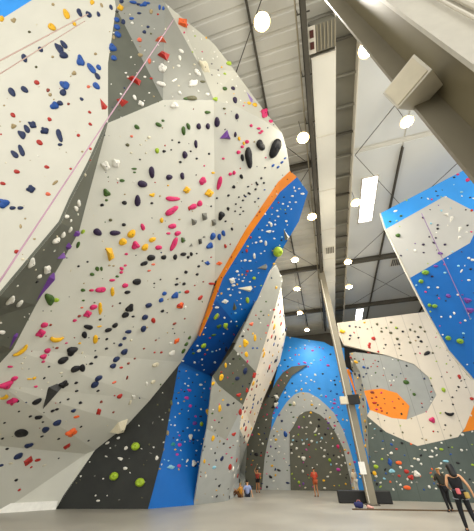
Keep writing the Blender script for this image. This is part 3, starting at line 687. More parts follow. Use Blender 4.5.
HS = .86
H = []   # (u, v, major, minor, angle, colour, kind) in photo pixels
def tile(x0, y0, s, txt):
    for ln in txt.strip().replace('\n', ';').split(';'):
        t = ln.split()
        if not t: continue
        c, kd = t[-1][0], t[-1][1]; n_ = [float(x) for x in t[:-1]]
        x, y_, w = n_[:3]; h = n_[3] if len(n_) > 3 else w; a = n_[4] if len(n_) > 4 else 0
        H.append((x0+x/s, y0+y_/s, w/s, h/s, a, c, kd))
tile(0, 0, 4.74, '''437 12 22 25 0 yb;315 68 55 30 65 yb;247 130 42 32 45 yb;352 112 30 18 60 yb;8 90 26 30 0 yb;140 152 16 12 0 eb;252 22 16 14 0 tb;65 98 24 22 0 tk;250 270 14 12 0 td;172 318 14 12 0 ed;352 348 24 20 0 tk;453 256 16 14 0 td
378 60 42 28 70 nj;421 70 36 26 50 nb;467 68 28 18 70 nb;193 235 30 24 60 nb;116 276 45 28 70 nb;303 212 52 24 50 nb;282 232 66 32 60 nk;303 264 40 36 30 nb;382 290 55 40 80 bk;435 325 60 34 55 bj;468 320 30 24 60 bb;462 362 40 24 55 nb;457 408 42 30 50 bb;308 405 50 40 50 bk;300 440 34 34 0 nb;387 470 22 16 40 nb;57 437 50 32 60 nb;117 425 42 28 45 nb;260 503 44 36 0 bk;285 490 30 26 30 nb
175 392 26 24 40 rb;228 428 18 20 0 Rb;238 450 18 18 0 td;325 493 14 14 0 Rd;420 412 18 16 0 sb;20 500 10 10 0 td''')
tile(90, 0, 4.74, '''55 25 24 14 70 tb;100 35 28 18 70 nb;127 95 26 24 0 bb;158 105 28 22 90 nb;128 130 30 26 0 bb;132 165 32 30 0 bb;107 228 40 36 0 bk;113 272 36 34 90 bt;145 38 32 28 0 yk;150 8 22 18 0 nb;112 178 22 14 90 tb;128 55 20 10 0 Db
205 10 36 20 10 bj;230 20 22 14 0 nb;255 22 40 26 -20 bk;275 15 20 14 0 bb;233 63 22 12 0 nb;258 152 20 18 0 nb;275 128 16 14 0 nb;197 88 24 14 0 bb;200 110 16 14 0 wd;330 35 26 14 90 bb;348 40 20 14 90 bb;322 68 12 10 0 rd;290 55 24 18 90 tb
235 190 24 22 0 sb;238 262 26 20 0 tb;282 290 28 18 90 sb;290 372 16 10 0 rd;437 108 62 58 20 ow;337 185 64 40 10 sw;350 262 62 50 35 rw;212 380 78 40 35 rw;158 485 50 52 60 rw;60 492 70 36 65 rf
345 323 42 38 0 wk;338 398 46 28 20 wj;432 243 26 16 20 wb;425 275 26 14 90 wb;420 312 18 12 0 wb;212 462 28 16 70 wb;242 492 30 24 0 wk;180 365 12 10 0 wd;260 365 14 10 0 wd;400 380 30 12 -30 wb;425 440 22 14 60 wb;455 468 26 14 0 gb''')
tile(160, 50, 3.16, '''142 55 58 26 55 ck;118 72 30 14 50 wb;105 105 34 22 -30 wk;100 152 36 18 0 ej;135 100 18 8 0 eb;5 60 24 18 60 wk;45 175 28 20 0 wk;218 42 18 16 0 lb;272 112 20 18 0 yb;283 148 44 12 60 Lf;300 173 16 14 0 yb;282 168 14 12 0 yb;330 200 30 24 60 Pk;350 225 14 12 0 Pb;231 121 14 14 0 pb;237 158 22 16 80 pb;243 210 20 14 80 pb;205 122 16 14 0 gb;175 155 18 14 0 lk;150 197 20 12 0 gb;203 185 10 8 0 ed;150 140 12 10 0 wd;185 80 10 8 0 wd;205 75 10 8 0 ld
180 228 34 20 85 pb;122 241 20 16 70 pb;151 241 18 16 60 pb;208 268 40 38 10 vw;238 267 18 10 85 pb;113 297 28 12 85 pb;318 300 36 30 60 kj;281 340 68 28 85 kj;362 310 68 36 -65 kj;260 340 24 12 80 kb;257 400 16 12 60 kb;233 433 12 10 0 kb;320 405 8 8 0 kd
288 239 11 11 0 Pb;312 248 14 9 0 Pb;322 257 10 10 0 Pb;316 262 12 9 0 Pb;275 290 14 14 0 Pb;260 306 12 11 0 Pb;248 323 14 14 0 Pb;200 343 10 8 0 Pb;222 392 12 12 0 Pb;234 388 14 12 80 Pb;135 412 24 22 0 Pk;187 420 46 18 -75 Pj;125 485 20 18 -40 Pb;104 495 28 18 -20 Pb
250 280 14 10 70 yb;265 295 12 9 60 yb;155 452 28 24 0 yk;168 388 12 8 0 yb;357 365 12 8 -30 bb;373 370 11 7 -30 bb;385 355 12 7 -30 bb;395 342 10 6 -30 bb
116 343 8 8 0 kd;155 328 8 8 0 kd;97 320 7 7 0 kd;328 420 8 7 0 kd;308 425 8 7 0 kd;302 440 8 8 0 kd;280 452 8 7 0 kd;270 463 8 7 0 nd;262 475 8 7 0 kd;216 460 9 8 0 kb;180 468 7 7 0 kd;215 500 10 8 0 kb;140 366 6 6 0 Pd;332 372 7 6 0 kd;300 480 7 6 0 kd;334 340 6 5 0 Pd''')
tile(0, 100, 4.74, '''105 165 50 34 60 nk;128 138 46 28 60 nb;155 118 44 32 40 nk;213 147 42 34 -20 nk;283 168 66 34 75 nj;285 212 24 16 0 nb;70 258 50 28 45 nb;103 240 60 32 70 nj;148 423 44 36 0 nk;15 490 60 52 30 bk;60 512 32 20 0 nb;97 512 30 20 0 nb
62 72 28 22 50 rb;235 92 22 20 50 rb;425 58 18 14 40 rb;428 115 20 15 40 rb;188 202 34 26 40 rb;372 168 18 16 0 rb;428 231 18 14 40 rb;222 318 26 18 20 rb;335 326 14 12 0 rb;80 340 30 22 20 rb;14 396 28 18 20 rb;228 446 26 20 20 sb;5 163 10 10 0 rd;65 125 30 22 -30 tk;95 103 10 8 0 td;262 392 36 14 -40 tb;390 245 12 10 0 td;180 265 9 9 0 wd''')
tile(0, 200, 4.74, '''80 245 26 22 0 rb;98 125 22 14 80 tb;120 88 10 10 0 td;163 185 14 10 0 td;108 280 18 14 0 cd
372 15 32 12 80 wb;360 40 24 18 40 wb;316 78 22 18 0 wb;332 140 30 12 -70 wb;298 165 26 20 -40 wb;265 190 34 22 -15 wj;148 298 38 32 -30 wk;222 330 40 34 60 wk;186 362 26 18 -50 wb;50 475 46 38 -20 wk;92 490 34 14 -65 wb;175 388 12 10 0 kd;360 160 38 24 -60 vw;322 218 36 26 -50 vw;292 262 28 24 0 vw;214 412 190 24 -58 vf
462 152 44 38 40 pb;393 150 26 18 -60 lb;370 212 36 18 -75 gb;235 470 66 46 70 gk;266 474 30 22 10 lb;461 326 20 20 0 gb;393 427 22 18 20 gb;436 351 18 16 0 gb;415 293 12 10 0 kd;372 314 13 12 0 kb;431 428 20 12 0 rb;398 395 8 8 0 td;335 335 14 5 -70 cd;388 510 16 9 0 sb''')
tile(90, 100, 4.74, '''222 128 30 22 35 gb;325 117 34 22 20 gb;346 98 16 14 0 gb;443 145 46 22 85 gb;466 125 34 20 60 gb;318 240 28 22 90 lb;210 326 28 12 0 gb;211 343 16 10 0 gb;152 382 26 18 0 gb;78 440 42 34 60 gk;78 475 16 14 0 gb;73 312 50 40 30 wk;122 300 46 38 70 wk;178 213 20 18 0 eb
292 342 60 30 85 pb;248 398 48 38 10 pb;225 478 58 32 87 pb;375 366 32 30 0 pb;437 360 36 22 80 pb;449 260 36 28 70 pb;351 243 18 16 0 kb;428 294 15 12 0 kb;422 201 13 12 0 kd;390 190 10 9 0 kd;385 236 9 9 0 kd;237 282 11 9 0 kd;163 487 26 22 0 kb;293 489 15 13 0 kb;58 497 18 16 0 kb;392 467 68 30 5 Pj;457 428 30 24 80 yk;295 450 28 20 0 yk;197 172 16 14 0 sd;370 405 10 9 0 yd;280 178 18 14 0 cb;266 192 12 8 0 cd;240 212 12 8 0 cd;130 375 16 12 0 wd;165 447 10 8 0 td;332 455 11 9 0 td;195 250 12 10 0 cd;266 252 10 9 0 cd''')
tile(90, 200, 4.74, '''118 156 54 28 2 pb;289 273 40 32 0 kb;256 300 36 24 -15 kj;222 387 42 32 0 kb;177 437 30 18 0 kb;278 498 32 22 0 nb;349 271 26 24 0 kb;403 270 26 22 80 kb;442 257 30 18 -5 kb;465 270 14 13 0 kb;440 190 26 22 60 gk;160 117 20 18 0 kb;55 25 16 14 0 kb;129 362 17 13 20 gb;445 396 15 13 0 kb;410 400 18 13 0 kb;412 373 13 10 0 kb;455 340 16 13 30 kb;403 452 32 30 0 bk;352 443 22 20 0 bb;336 474 24 20 -20 bb;305 395 10 8 0 kd;334 377 9 8 0 kd;142 488 9 8 0 kd;97 95 18 16 0 eb
196 160 48 36 -50 yb;155 198 42 36 -40 yb;95 255 78 48 80 yw;295 188 36 24 -20 yb;260 224 40 30 -45 yb;339 96 26 20 80 yb;107 435 44 24 88 yj;48 500 30 20 80 yb;386 50 70 36 -30 Pj;390 124 42 26 -8 Pb;250 128 36 22 65 Pb;215 215 42 38 -50 Pk;325 225 34 24 0 Pb;396 208 74 28 -64 Pj;415 158 32 24 -10 Pb;372 158 22 13 0 Pb;51 424 50 32 0 Pj;8 428 22 14 0 Pb;166 405 30 24 0 Pb;105 380 30 14 0 Pb;172 256 18 13 0 Pb;150 325 22 18 30 Pb;148 343 18 15 0 Pb;167 310 15 12 0 Pb;16 507 38 26 -5 Pb;470 40 22 12 80 rb;459 435 24 16 0 rb;427 500 30 26 0 ok;280 335 18 10 -10 sb;300 305 20 11 0 sb;34 326 24 20 70 gb;54 326 22 15 80 gb;10 352 22 18 20 gb;92 310 14 9 0 td;112 312 13 9 0 td;425 437 13 9 0 Td;424 92 12 8 0 td;60 195 10 7 0 cd;300 160 6 6 0 td;218 262 7 6 0 kd''')
tile(180, 180, 4.08, '''92 8 30 20 -40 Pb;28 40 30 26 0 yk;168 145 40 26 -70 kk;196 118 16 12 60 kb;186 168 10 9 0 kb;212 200 14 11 60 kb;198 62 11 9 0 kb;220 28 15 12 70 kb;240 70 8 8 0 kd;228 98 9 8 0 kd;225 127 9 8 0 kd;248 112 9 7 0 kd;258 127 9 7 0 kd;245 140 9 7 0 kd;278 27 10 8 0 kb;285 57 9 8 0 kd;262 62 8 7 0 kd;312 12 13 9 60 kb;320 75 9 8 0 nd;150 75 8 7 0 kd;345 40 8 6 0 bd;58 168 34 28 90 Gw;100 148 36 30 90 Gw;138 172 30 26 90 Gw;45 265 17 15 0 Gw;12 245 22 18 60 Gk;82 250 26 20 90 Dw;98 232 13 11 0 Gw;14 302 24 15 0 kb;46 302 17 14 60 kb;33 317 11 9 0 kb;24 376 15 13 0 kb;70 385 13 11 0 kb;16 424 14 12 0 kb;76 352 12 10 0 kb;68 300 8 7 0 kd;92 330 8 7 0 kd;127 107 8 8 0 kd
133 229 28 24 80 bb;160 232 28 18 85 bb;177 217 26 18 70 bb;121 268 28 26 0 bk;112 339 22 16 20 bk;185 270 18 12 70 rb;160 340 26 14 0 ok;129 423 28 11 5 rb;82 480 26 13 -40 rb;28 458 20 10 0 rb;5 515 20 13 80 rb;95 415 8 6 0 Rd;127 315 7 6 0 rd;60 430 7 6 0 rd;205 262 8 6 -60 Rd;325 130 12 5 -45 Rd;268 188 6 4 0 kd;210 315 12 5 -60 Rd
372 182 20 12 80 wb;362 210 24 12 0 wk;388 182 10 8 0 wd;350 258 24 12 80 wb;330 250 14 13 0 wb;310 255 10 9 0 wd;303 310 28 12 85 wb;285 330 14 9 0 wb;265 328 14 11 0 wb;335 357 52 30 -8 Gf;265 443 74 30 3 cf;233 373 14 11 0 wb;213 410 30 26 40 wk;218 430 18 11 0 wb;290 370 10 8 0 wd;275 372 13 11 0 rb;272 288 18 12 75 rb;302 400 17 15 0 lb;275 490 28 18 80 lb;184 495 30 18 0 wk;205 470 11 8 0 wb;150 520 20 10 0 wb;222 514 42 22 85 ef;392 288 48 40 90 ls;198 445 14 10 0 wb;285 415 8 7 0 wd;240 405 8 7 0 wd;250 330 8 7 0 wd;330 300 9 7 0 wd;345 290 7 6 0 wd;300 455 10 6 0 bd;380 210 9 7 0 wd;335 205 9 7 0 wd;375 140 7 6 0 wd;355 185 9 7 0 wd;255 295 8 7 0 kd;228 340 9 7 0 bd;388 165 8 6 0 wd;367 158 7 6 0 kd''')
tile(150, 170, 2.95, '''400 190 42 20 70 Gf;420 77 10 6 0 wb;425 52 8 5 80 wd;450 70 14 7 0 wb;375 120 8 6 0 wd;378 137 9 6 0 wb;392 100 8 6 0 wd;352 155 9 7 0 wd;222 460 20 14 70 lb;200 463 13 9 60 gb;195 432 24 12 -60 lb;158 517 18 12 -20 lb;440 55 8 5 0 wd;412 95 7 5 0 wd;400 128 7 5 0 kd;430 95 8 5 0 wd;380 258 12 10 0 lb;395 80 7 5 0 kd;360 112 6 5 0 rd;340 130 7 5 0 wd''')
tile(90, 300, 4.74, '''278 25 30 24 0 nb;260 81 28 26 0 nb;253 136 32 28 -30 nb;182 150 32 18 0 nb;163 181 20 16 0 nb;144 212 21 16 0 nb;162 245 30 28 0 nb;124 280 34 24 -15 nb;109 312 30 24 0 nb;40 370 38 24 -15 nb;22 400 40 28 -15 nb;188 38 44 34 -25 kk;167 70 34 28 0 kb;118 120 32 22 -40 kb;86 142 36 20 -10 kb;343 52 18 14 0 kb;204 78 16 10 0 kb;337 3 22 16 0 nb;48 92 14 11 0 kb;79 185 14 12 0 kb;78 230 16 11 0 kb;27 270 18 14 0 kb;5 302 22 10 0 kb;38 430 15 10 0 kb;25 240 9 7 0 kd;142 15 12 9 0 kd;2 135 20 13 0 kb;114 205 9 6 0 kd;366 60 8 6 0 kd
25 180 60 30 85 yt;48 48 46 20 85 yk;45 125 24 9 -10 yb;427 25 28 26 0 rk;300 97 26 24 60 rb;410 193 36 16 -42 ok;140 455 24 20 0 rb;115 390 24 10 -20 sb;148 320 18 10 0 rb;182 300 14 12 0 Rb;212 277 10 9 0 Rd;176 368 20 9 -80 Rd;400 112 20 10 -20 Rb;338 248 12 9 0 rd;306 248 10 8 0 rd;449 88 8 8 0 Rd;312 190 10 8 0 Rd;256 230 11 8 0 Rd;53 480 10 8 0 Rd;367 155 7 6 0 td
311 306 30 22 -5 cj;388 250 28 22 -15 wj;206 460 24 20 60 wk;298 388 26 14 -20 cb;268 398 20 13 80 wb;382 205 16 10 0 wb;190 485 26 10 -70 cb;195 190 9 14 60 cd;442 241 26 13 -70 gb;456 208 22 13 -65 gb;471 178 20 11 -65 gb;386 488 26 13 80 eb;420 440 8 16 80 ed;420 370 8 12 80 ed;465 425 12 10 0 mb;455 463 18 16 0 mb''')
tile(0, 300, 4.74, '''210 118 36 28 0 Pb;193 157 50 36 -8 Pk;225 240 34 26 -30 Pb;206 268 32 28 -60 Pk;205 292 18 13 0 Pb;240 118 14 12 0 Rb;68 372 36 24 -10 Pb;30 402 70 36 -8 Pk;60 478 38 32 -60 Pk;48 316 28 11 5 Pb;415 66 42 30 -10 Pk;354 97 20 15 0 Pb;376 76 18 14 0 Rb;270 227 17 11 0 Rb;315 204 15 8 0 Pd;170 410 20 10 0 Pb
270 175 68 50 0 yc;93 235 92 46 -38 yc;15 455 44 36 -25 yc;140 374 26 8 0 yb;163 370 18 14 0 yb;340 240 48 42 -70 kk;298 285 56 32 -18 kb;357 326 50 30 -15 kb;390 322 36 32 70 kb;420 127 42 28 20 kj;400 165 34 30 70 kb;302 398 42 32 10 kk;240 455 165 62 -60 Df;175 480 52 24 -35 kb;453 270 16 12 0 kb;432 301 18 12 0 kb;361 392 18 12 0 kb;363 431 18 10 0 kb;210 370 12 11 0 kb;232 316 13 9 0 kb;323 470 14 10 0 kb;285 485 9 8 0 kd;380 485 13 10 0 kb;270 517 18 10 0 kb;10 152 26 22 20 wj;118 275 12 9 0 cd;105 300 12 8 0 cd;290 345 18 8 -20 cd;390 250 9 12 0 cd;377 205 16 9 -10 yb;62 195 100 16 -65 vf;395 2 16 10 0 gb;75 438 8 6 0 cd;96 417 8 6 0 cd;120 270 7 10 0 cd;448 12 10 6 0 ed''')
tile(0, 400, 3.95, '''48 5 26 16 -20 Pb;152 67 34 14 -8 kb;85 128 54 32 -18 kb;180 116 32 24 -10 nb;226 89 36 20 -12 nb;114 177 38 17 -10 nj;73 220 38 26 -15 nj;5 258 18 11 0 nb;112 241 44 40 -5 rx;149 237 26 11 -10 rb;124 265 10 8 0 rd;64 316 16 10 -5 kb;76 355 12 10 0 rb;28 193 15 9 0 kb;290 42 20 12 0 nb;208 42 18 10 -10 kb;225 36 15 9 0 kb;120 64 14 9 0 kb;75 45 9 7 0 kd;18 90 11 8 0 kb;318 12 14 8 0 kb;166 143 13 8 0 kb;232 153 11 7 0 kb;320 105 9 7 0 kd;10 152 13 8 0 kb;390 46 24 22 -30 rk;302 66 24 9 -5 ob;282 127 42 24 0 ok;265 182 22 18 0 rk;232 230 8 6 0 kd;448 48 9 7 0 Rd;43 250 20 8 0 cb;400 8 12 8 0 Rb;350 160 8 6 0 kd;175 258 18 5 -30 cd;70 5 14 9 0 kd''')
tile(90, 400, 3.95, '''117 102 54 42 -10 cw;182 184 38 36 0 ls;98 301 38 38 0 ls;200 325 42 40 0 ls;69 170 20 9 -28 wb;112 150 15 10 -20 wb;142 190 18 14 -40 wb;120 232 22 14 20 wk;139 270 18 14 0 wb;32 398 16 10 0 wb;52 311 8 7 0 wd;264 229 18 15 80 wb;306 130 24 14 85 tb;290 195 16 8 85 td;275 272 12 9 0 td;313 40 14 8 85 ed;322 10 16 10 85 gb;64 223 12 6 20 wd;240 210 12 5 20 Gd;80 190 7 6 0 wd;248 90 12 4 -70 Gd
354 177 18 17 0 mb;414 92 18 17 0 mb;344 215 14 13 0 mb;352 260 18 17 0 mb;353 140 9 8 0 md;397 22 14 12 0 mb;440 95 20 17 60 lb;465 48 26 14 80 yb;328 175 22 18 0 Tk;320 265 36 18 0 ak;397 145 26 18 -70 wk;408 157 14 12 0 nb;410 250 28 22 -70 wk;416 258 18 12 -40 nb;384 240 20 8 -60 wb;437 65 14 9 0 nb;452 242 20 11 80 yb;335 100 10 8 0 wd;385 110 8 7 0 wd;430 120 8 8 0 wd;365 235 8 7 0 ad;375 165 8 6 0 wd;330 150 10 7 0 nd;433 260 10 7 0 wd;372 5 10 7 0 td;420 200 8 7 0 wd;390 75 10 8 0 nd;310 240 9 7 0 ad''')
tile(180, 300, 3.95, '''155 103 22 14 -30 gb;180 100 24 18 -50 lb;133 138 22 10 -10 gb;93 180 26 20 -50 lb;75 200 20 12 -20 wb;53 210 14 10 0 gb;147 65 26 16 -60 Gb;183 195 24 14 80 nb;130 290 28 20 -30 nk;58 487 20 20 0 vb;107 440 24 15 80 yb;68 295 10 8 0 wd;82 335 16 11 0 wb;38 357 15 14 0 mb;28 387 17 15 0 mb;40 420 14 12 0 mb;162 305 34 24 -70 yj;180 258 24 12 80 yb;130 332 30 18 -75 yt;20 30 9 14 0 wd;118 150 9 6 0 rd;100 110 7 7 0 wd;95 350 8 7 0 wd;60 380 8 6 0 kd;100 395 14 9 0 bb;20 330 8 7 0 wd
258 170 34 28 60 yk;296 150 34 14 85 yb;262 215 24 18 60 yb;282 95 20 18 0 sk;248 143 14 12 0 kb;257 280 30 22 80 nb;226 310 22 20 0 nb;330 215 30 15 -70 yk;352 265 24 13 -70 rb;371 105 34 15 -75 yb;371 38 12 12 0 rb;293 297 28 17 85 rk;265 357 20 17 -60 rk;232 375 22 18 0 rk;157 430 28 16 85 yb;190 415 16 11 0 nb;238 440 24 13 85 rb;370 175 20 9 -75 bb;305 190 10 9 0 bb;288 190 11 10 0 bb;211 232 13 11 0 kb;330 60 9 7 0 kd;350 60 8 7 0 yd;300 60 8 7 0 rd;318 90 7 6 0 wd;340 130 9 7 0 od;275 330 10 8 0 kd;170 395 10 8 0 yd;210 330 9 7 0 gd;395 65 9 7 0 rd;375 240 16 9 -60 kb''')
tile(200, 400, 3.16, '''63 25 24 13 80 yj;24 38 20 11 80 yb;41 121 20 14 80 yb;127 38 24 13 80 rb;107 108 16 14 0 rk;95 212 20 14 70 rb;104 218 14 9 -40 wb;45 213 15 12 0 ab;69 185 22 12 -60 nb;75 138 9 8 0 Dd;88 15 12 11 0 nb;5 75 13 11 0 lb;115 190 9 8 0 rb;118 240 10 8 0 rb;108 240 7 7 0 wd;100 182 8 7 0 Pd;60 70 7 7 0 Dd;35 155 7 6 0 wd;95 150 8 7 0 Rd;130 90 8 7 0 yd;50 250 7 5 0 kd;118 130 8 6 0 wd
178 172 17 15 0 kb;240 14 24 16 -50 wk;232 22 18 10 -30 kb;270 108 24 15 70 bb;297 12 18 13 80 cb;285 15 12 10 0 gb;223 243 15 11 30 kb;249 222 16 9 20 kb;277 262 15 9 10 nb;240 125 11 10 0 yb;228 208 10 9 0 yb;364 95 22 16 -60 wc;327 185 20 16 60 wk;353 130 11 10 0 wb;325 225 12 9 70 wb;436 147 16 12 80 Pb;437 220 15 14 0 mb;410 190 15 12 60 lb;305 130 9 8 0 kd;160 300 10 6 0 wd''')
tile(250, 320, 4.74, '''125 365 36 30 70 ww;122 392 30 20 60 kb;232 208 14 10 30 mb;260 202 22 10 20 mb;297 145 16 12 0 mb;370 215 18 13 0 mb;400 395 20 12 0 mb;328 325 18 13 0 Db;412 350 14 12 0 bb;265 300 12 10 0 wb;290 285 12 10 0 wb;270 270 10 9 0 wd;180 220 12 10 0 nb;165 190 14 10 0 kb;125 190 18 10 -60 kb;190 180 10 9 0 wd;200 190 12 9 0 ab;215 165 10 9 0 Pb;175 265 11 9 0 wd;200 300 10 12 0 kb;345 255 12 10 0 kb;335 190 10 9 0 mb;260 120 9 8 0 wd;330 130 10 8 0 Pd;190 130 9 7 0 wd;240 260 9 8 0 wd''')
tile(300, 340, 2.724, '''406 198 28 22 5 kc;360 218 18 17 0 Pk;391 136 14 12 80 lb;346 36 20 12 -35 kb;289 115 18 13 10 gb;311 148 10 10 0 gb;203 171 14 7 0 rb;198 142 12 7 20 Rb;207 345 14 13 0 lb;203 363 15 12 70 yb;207 371 9 8 0 wb;245 333 24 12 80 bk;250 357 20 12 0 ak;269 334 18 14 0 oj;302 374 18 15 0 rk;290 358 15 13 0 rb;292 402 22 13 0 ob;318 365 22 18 60 wk;270 370 9 8 0 rb;434 100 14 10 80 rb;468 160 12 10 0 rb;432 128 7 7 0 kd;223 193 7 6 0 rd;209 189 8 6 0 Pd;385 298 12 8 0 lb;357 318 14 6 0 wb;397 330 18 7 0 ab;263 297 8 6 0 rb;440 300 8 8 0 wb;340 300 10 5 0 wd;470 340 9 7 0 lb;430 335 12 7 10 kb;318 388 8 6 0 Gd;352 400 11 8 70 wb;188 15 9 8 0 rb;460 400 7 7 0 wd;380 350 14 6 0 wb''')
tile(310, 320, 4.83, '''308 90 20 18 0 rk;287 132 15 13 0 rb;287 158 20 20 0 rk;330 153 12 11 0 rb;155 55 26 24 40 yj;222 203 24 15 20 yb;260 228 18 13 30 bb;195 75 14 11 0 nb;263 12 13 10 0 yb;390 62 18 13 0 eb;420 40 14 11 0 eb;240 35 10 8 0 kd;345 40 9 8 0 ed;130 60 12 8 0 bb;330 200 8 8 0 kd;325 320 10 9 0 kb;298 350 16 11 20 Rb;320 372 12 10 0 rb;342 425 12 8 0 rb;385 295 10 8 0 wb;295 225 8 7 0 rd;305 210 7 6 0 rd;315 195 7 6 0 rd''')
tile(300, 170, 2.724, '''342 279 24 15 0 qs;330 303 16 13 0 qs;367 370 18 12 0 qs;353 368 12 11 0 qs;404 457 18 14 0 qs;436 465 24 16 0 qs;320 355 13 12 0 qs;267 178 15 12 0 gb;382 227 16 8 10 vb;352 182 6 5 0 pd;370 185 7 5 0 pd;365 198 12 6 20 pb;395 203 9 7 0 pb;336 203 9 7 0 pb;337 225 7 5 0 pb;335 130 7 6 0 pb;375 160 8 7 0 kb;375 150 7 6 0 pb;404 343 15 12 30 vb;456 355 22 16 30 vk;463 382 24 16 20 vk;370 262 14 8 0 vb;400 120 18 12 30 ww;412 135 22 12 -70 wf;435 163 20 12 -70 wf;433 185 14 10 -60 wf;307 72 13 7 -10 kb;393 28 13 10 0 vb;457 27 13 12 0 Pb;275 125 9 7 0 gb;245 140 8 6 0 gb;260 112 12 6 -20 wd;430 12 9 7 0 Pb;375 70 8 5 0 bd;440 60 9 6 0 ad;420 20 8 5 0 kd;470 245 12 8 0 wb;460 240 9 7 0 wb;465 270 8 7 0 kb;440 275 12 5 -60 wb;460 300 10 6 0 wb;360 290 9 6 0 pd;430 340 7 6 0 wd;350 320 8 6 0 wd;420 390 7 9 0 wd;410 400 6 8 0 wd;450 410 8 6 0 wd;395 280 9 6 0 ad;375 320 8 6 0 wd;468 110 8 8 0 rb;445 445 8 6 0 ad;385 400 6 6 0 wd''')
# olive and grey dots on the cream top band
tile(300, 170, 2.724, '''210 420 8 8 0 eb;222 440 8 7 0 eb;248 415 8 7 0 eb;262 430 8 8 0 lb;265 460 9 8 0 eb;280 440 8 7 0 kb;300 435 7 8 0 eb;322 455 8 7 0 kb;330 467 10 8 0 kb;328 428 8 8 0 eb;200 459 12 12 0 rb;190 473 8 8 0 rb;120 440 8 8 0 yb;235 430 6 6 0 gd;340 440 7 7 0 ed;313 440 7 7 0 ed;270 475 7 7 0 kd;300 470 8 8 0 ed;135 425 7 7 0 nd''')
# small scattered holds on the far walls
SC_R = random.Random(11)
def scatter(key, u0, v0, u1, v1, n_, lo, hi, cols, name_key=None):
    t = 0; k = 0
    while k < n_ and t < n_*60:
        t += 1; u, v = SC_R.uniform(u0, u1), SC_R.uniform(v0, v1)
        h = BVH.ray_cast(EYE, ray(u, v).normalized())
        if h[0] is None or OWN[h[2]][0] != key: continue
        if any(abs(a[0]-u) < 3.2 and abs(a[1]-v) < 3.0 for a in H): continue
        w = SC_R.uniform(lo, hi); H.append((u, v, w, w*SC_R.uniform(.6, 1), SC_R.uniform(-60, 60), SC_R.choice(cols), SC_R.choice('bbbk'))); k += 1
scatter('backblue', 262, 336, 372, 480, 75, 1.6, 3.2, 'wwwmmkkaPnbVy'.replace('V', 'w'))
scatter('arch', 262, 392, 358, 490, 65, 1.6, 3.4, 'wkkyynPrgwv')
scatter('innerarch', 290, 411, 352, 490, 75, 1.6, 3.4, 'wwwwcmvrlkay')
scatter('horn', 240, 345, 308, 490, 42, 1.6, 3.2, 'wtykrrPcsn')
scatter('creamstrip', 240, 285, 290, 490, 60, 1.5, 3.2, 'krrknbyskRkn')
scatter('grey', 196, 262, 283, 500, 70, 1.5, 3.0, 'wkryRGDnwtPg')
scatter('ribbon', 181, 172, 310, 390, 75, 1.3, 2.8, 'wwwwwklrbay')
scatter('pillar', 150, 365, 215, 470, 42, 1.4, 2.8, 'wwanmkwy')
scatter('charcoal', 60, 365, 180, 500, 26, 1.2, 2.4, 'wwGGe')
scatter('eyedark', 366, 415, 474, 495, 80, 1.8, 3.6, 'wwwwGclbkoa')
scatter('eyecream', 345, 323, 474, 446, 60, 1.4, 2.6, 'keelkrPgtk')
scatter('eyegrey', 350, 350, 440, 420, 28, 1.4, 2.6, 'wkrgny')
scatter('eyeorange', 362, 385, 474, 440, 12, 1.4, 2.8, 'krRPw')
scatter('eyeedge', 345, 352, 370, 462, 24, 1.2, 2.2, 'kwyrn')
scatter('right', 380, 160, 474, 385, 55, 1.3, 2.8, 'wwavkpPlk')
scatter('main', 0, 100, 290, 445, 90, 1.0, 1.9, 'kktRrngcw')
scatter('prow', 0, 20, 115, 290, 22, 1.0, 2.0, 'ttcR')
scatter('upper', 108, 8, 214, 120, 35, 1.2, 2.6, 'wwwcetn')
scatter('lip', 165, 5, 282, 130, 34, 1.2, 2.4, 'wwlywPp')
scatter('return', 0, 125, 108, 362, 14, 1.2, 2.4, 'wwcD')
scatter('orange', 199, 172, 297, 337, 10, 1.0, 1.6, 'kRw')

WN = {'main': 'big pale overhang', 'prow': 'bright white prow', 'return': 'olive strip', 'upper': 'grey upper facets', 'lip': 'pale ceiling lip', 'kick': 'low kick panel',
 'charcoal': 'charcoal foot panel', 'pillar': 'blue pillar', 'ribbon': 'blue prow', 'orange': 'orange stripe', 'grey': 'grey side wall', 'creamstrip': 'cream strip', 'horn': 'olive horn', 'backblue': 'far blue wall',
 'arch': 'grey arch', 'innerarch': 'dark arch centre', 'eyedark': 'dark eye base', 'eyecream': 'cream eye wall', 'eyegrey': 'grey eye', 'eyeorange': 'orange eye', 'eyeedge': 'rough eye edge', 'eyeedge2': 'thin orange edge', 'eyerecess': 'black recess', 'right': 'leaning right wall'}
KN = {'b': 'oval hold', 'd': 'round hold', 'k': 'lumpy hold', 'j': 'jug hold', 't': 'teardrop hold', 'c': 'crescent hold', 's': 'ball hold', 'w': 'wedge volume', 'f': 'fin volume', 'x': 'diamond volume'}
ORD = ['highest']+[x+' highest' for x in 'second third fourth fifth sixth seventh eighth ninth tenth eleventh twelfth thirteenth fourteenth fifteenth sixteenth seventeenth eighteenth nineteenth twentieth'.split()]
ORD += ['twenty-'+x for x in ORD[:0]]
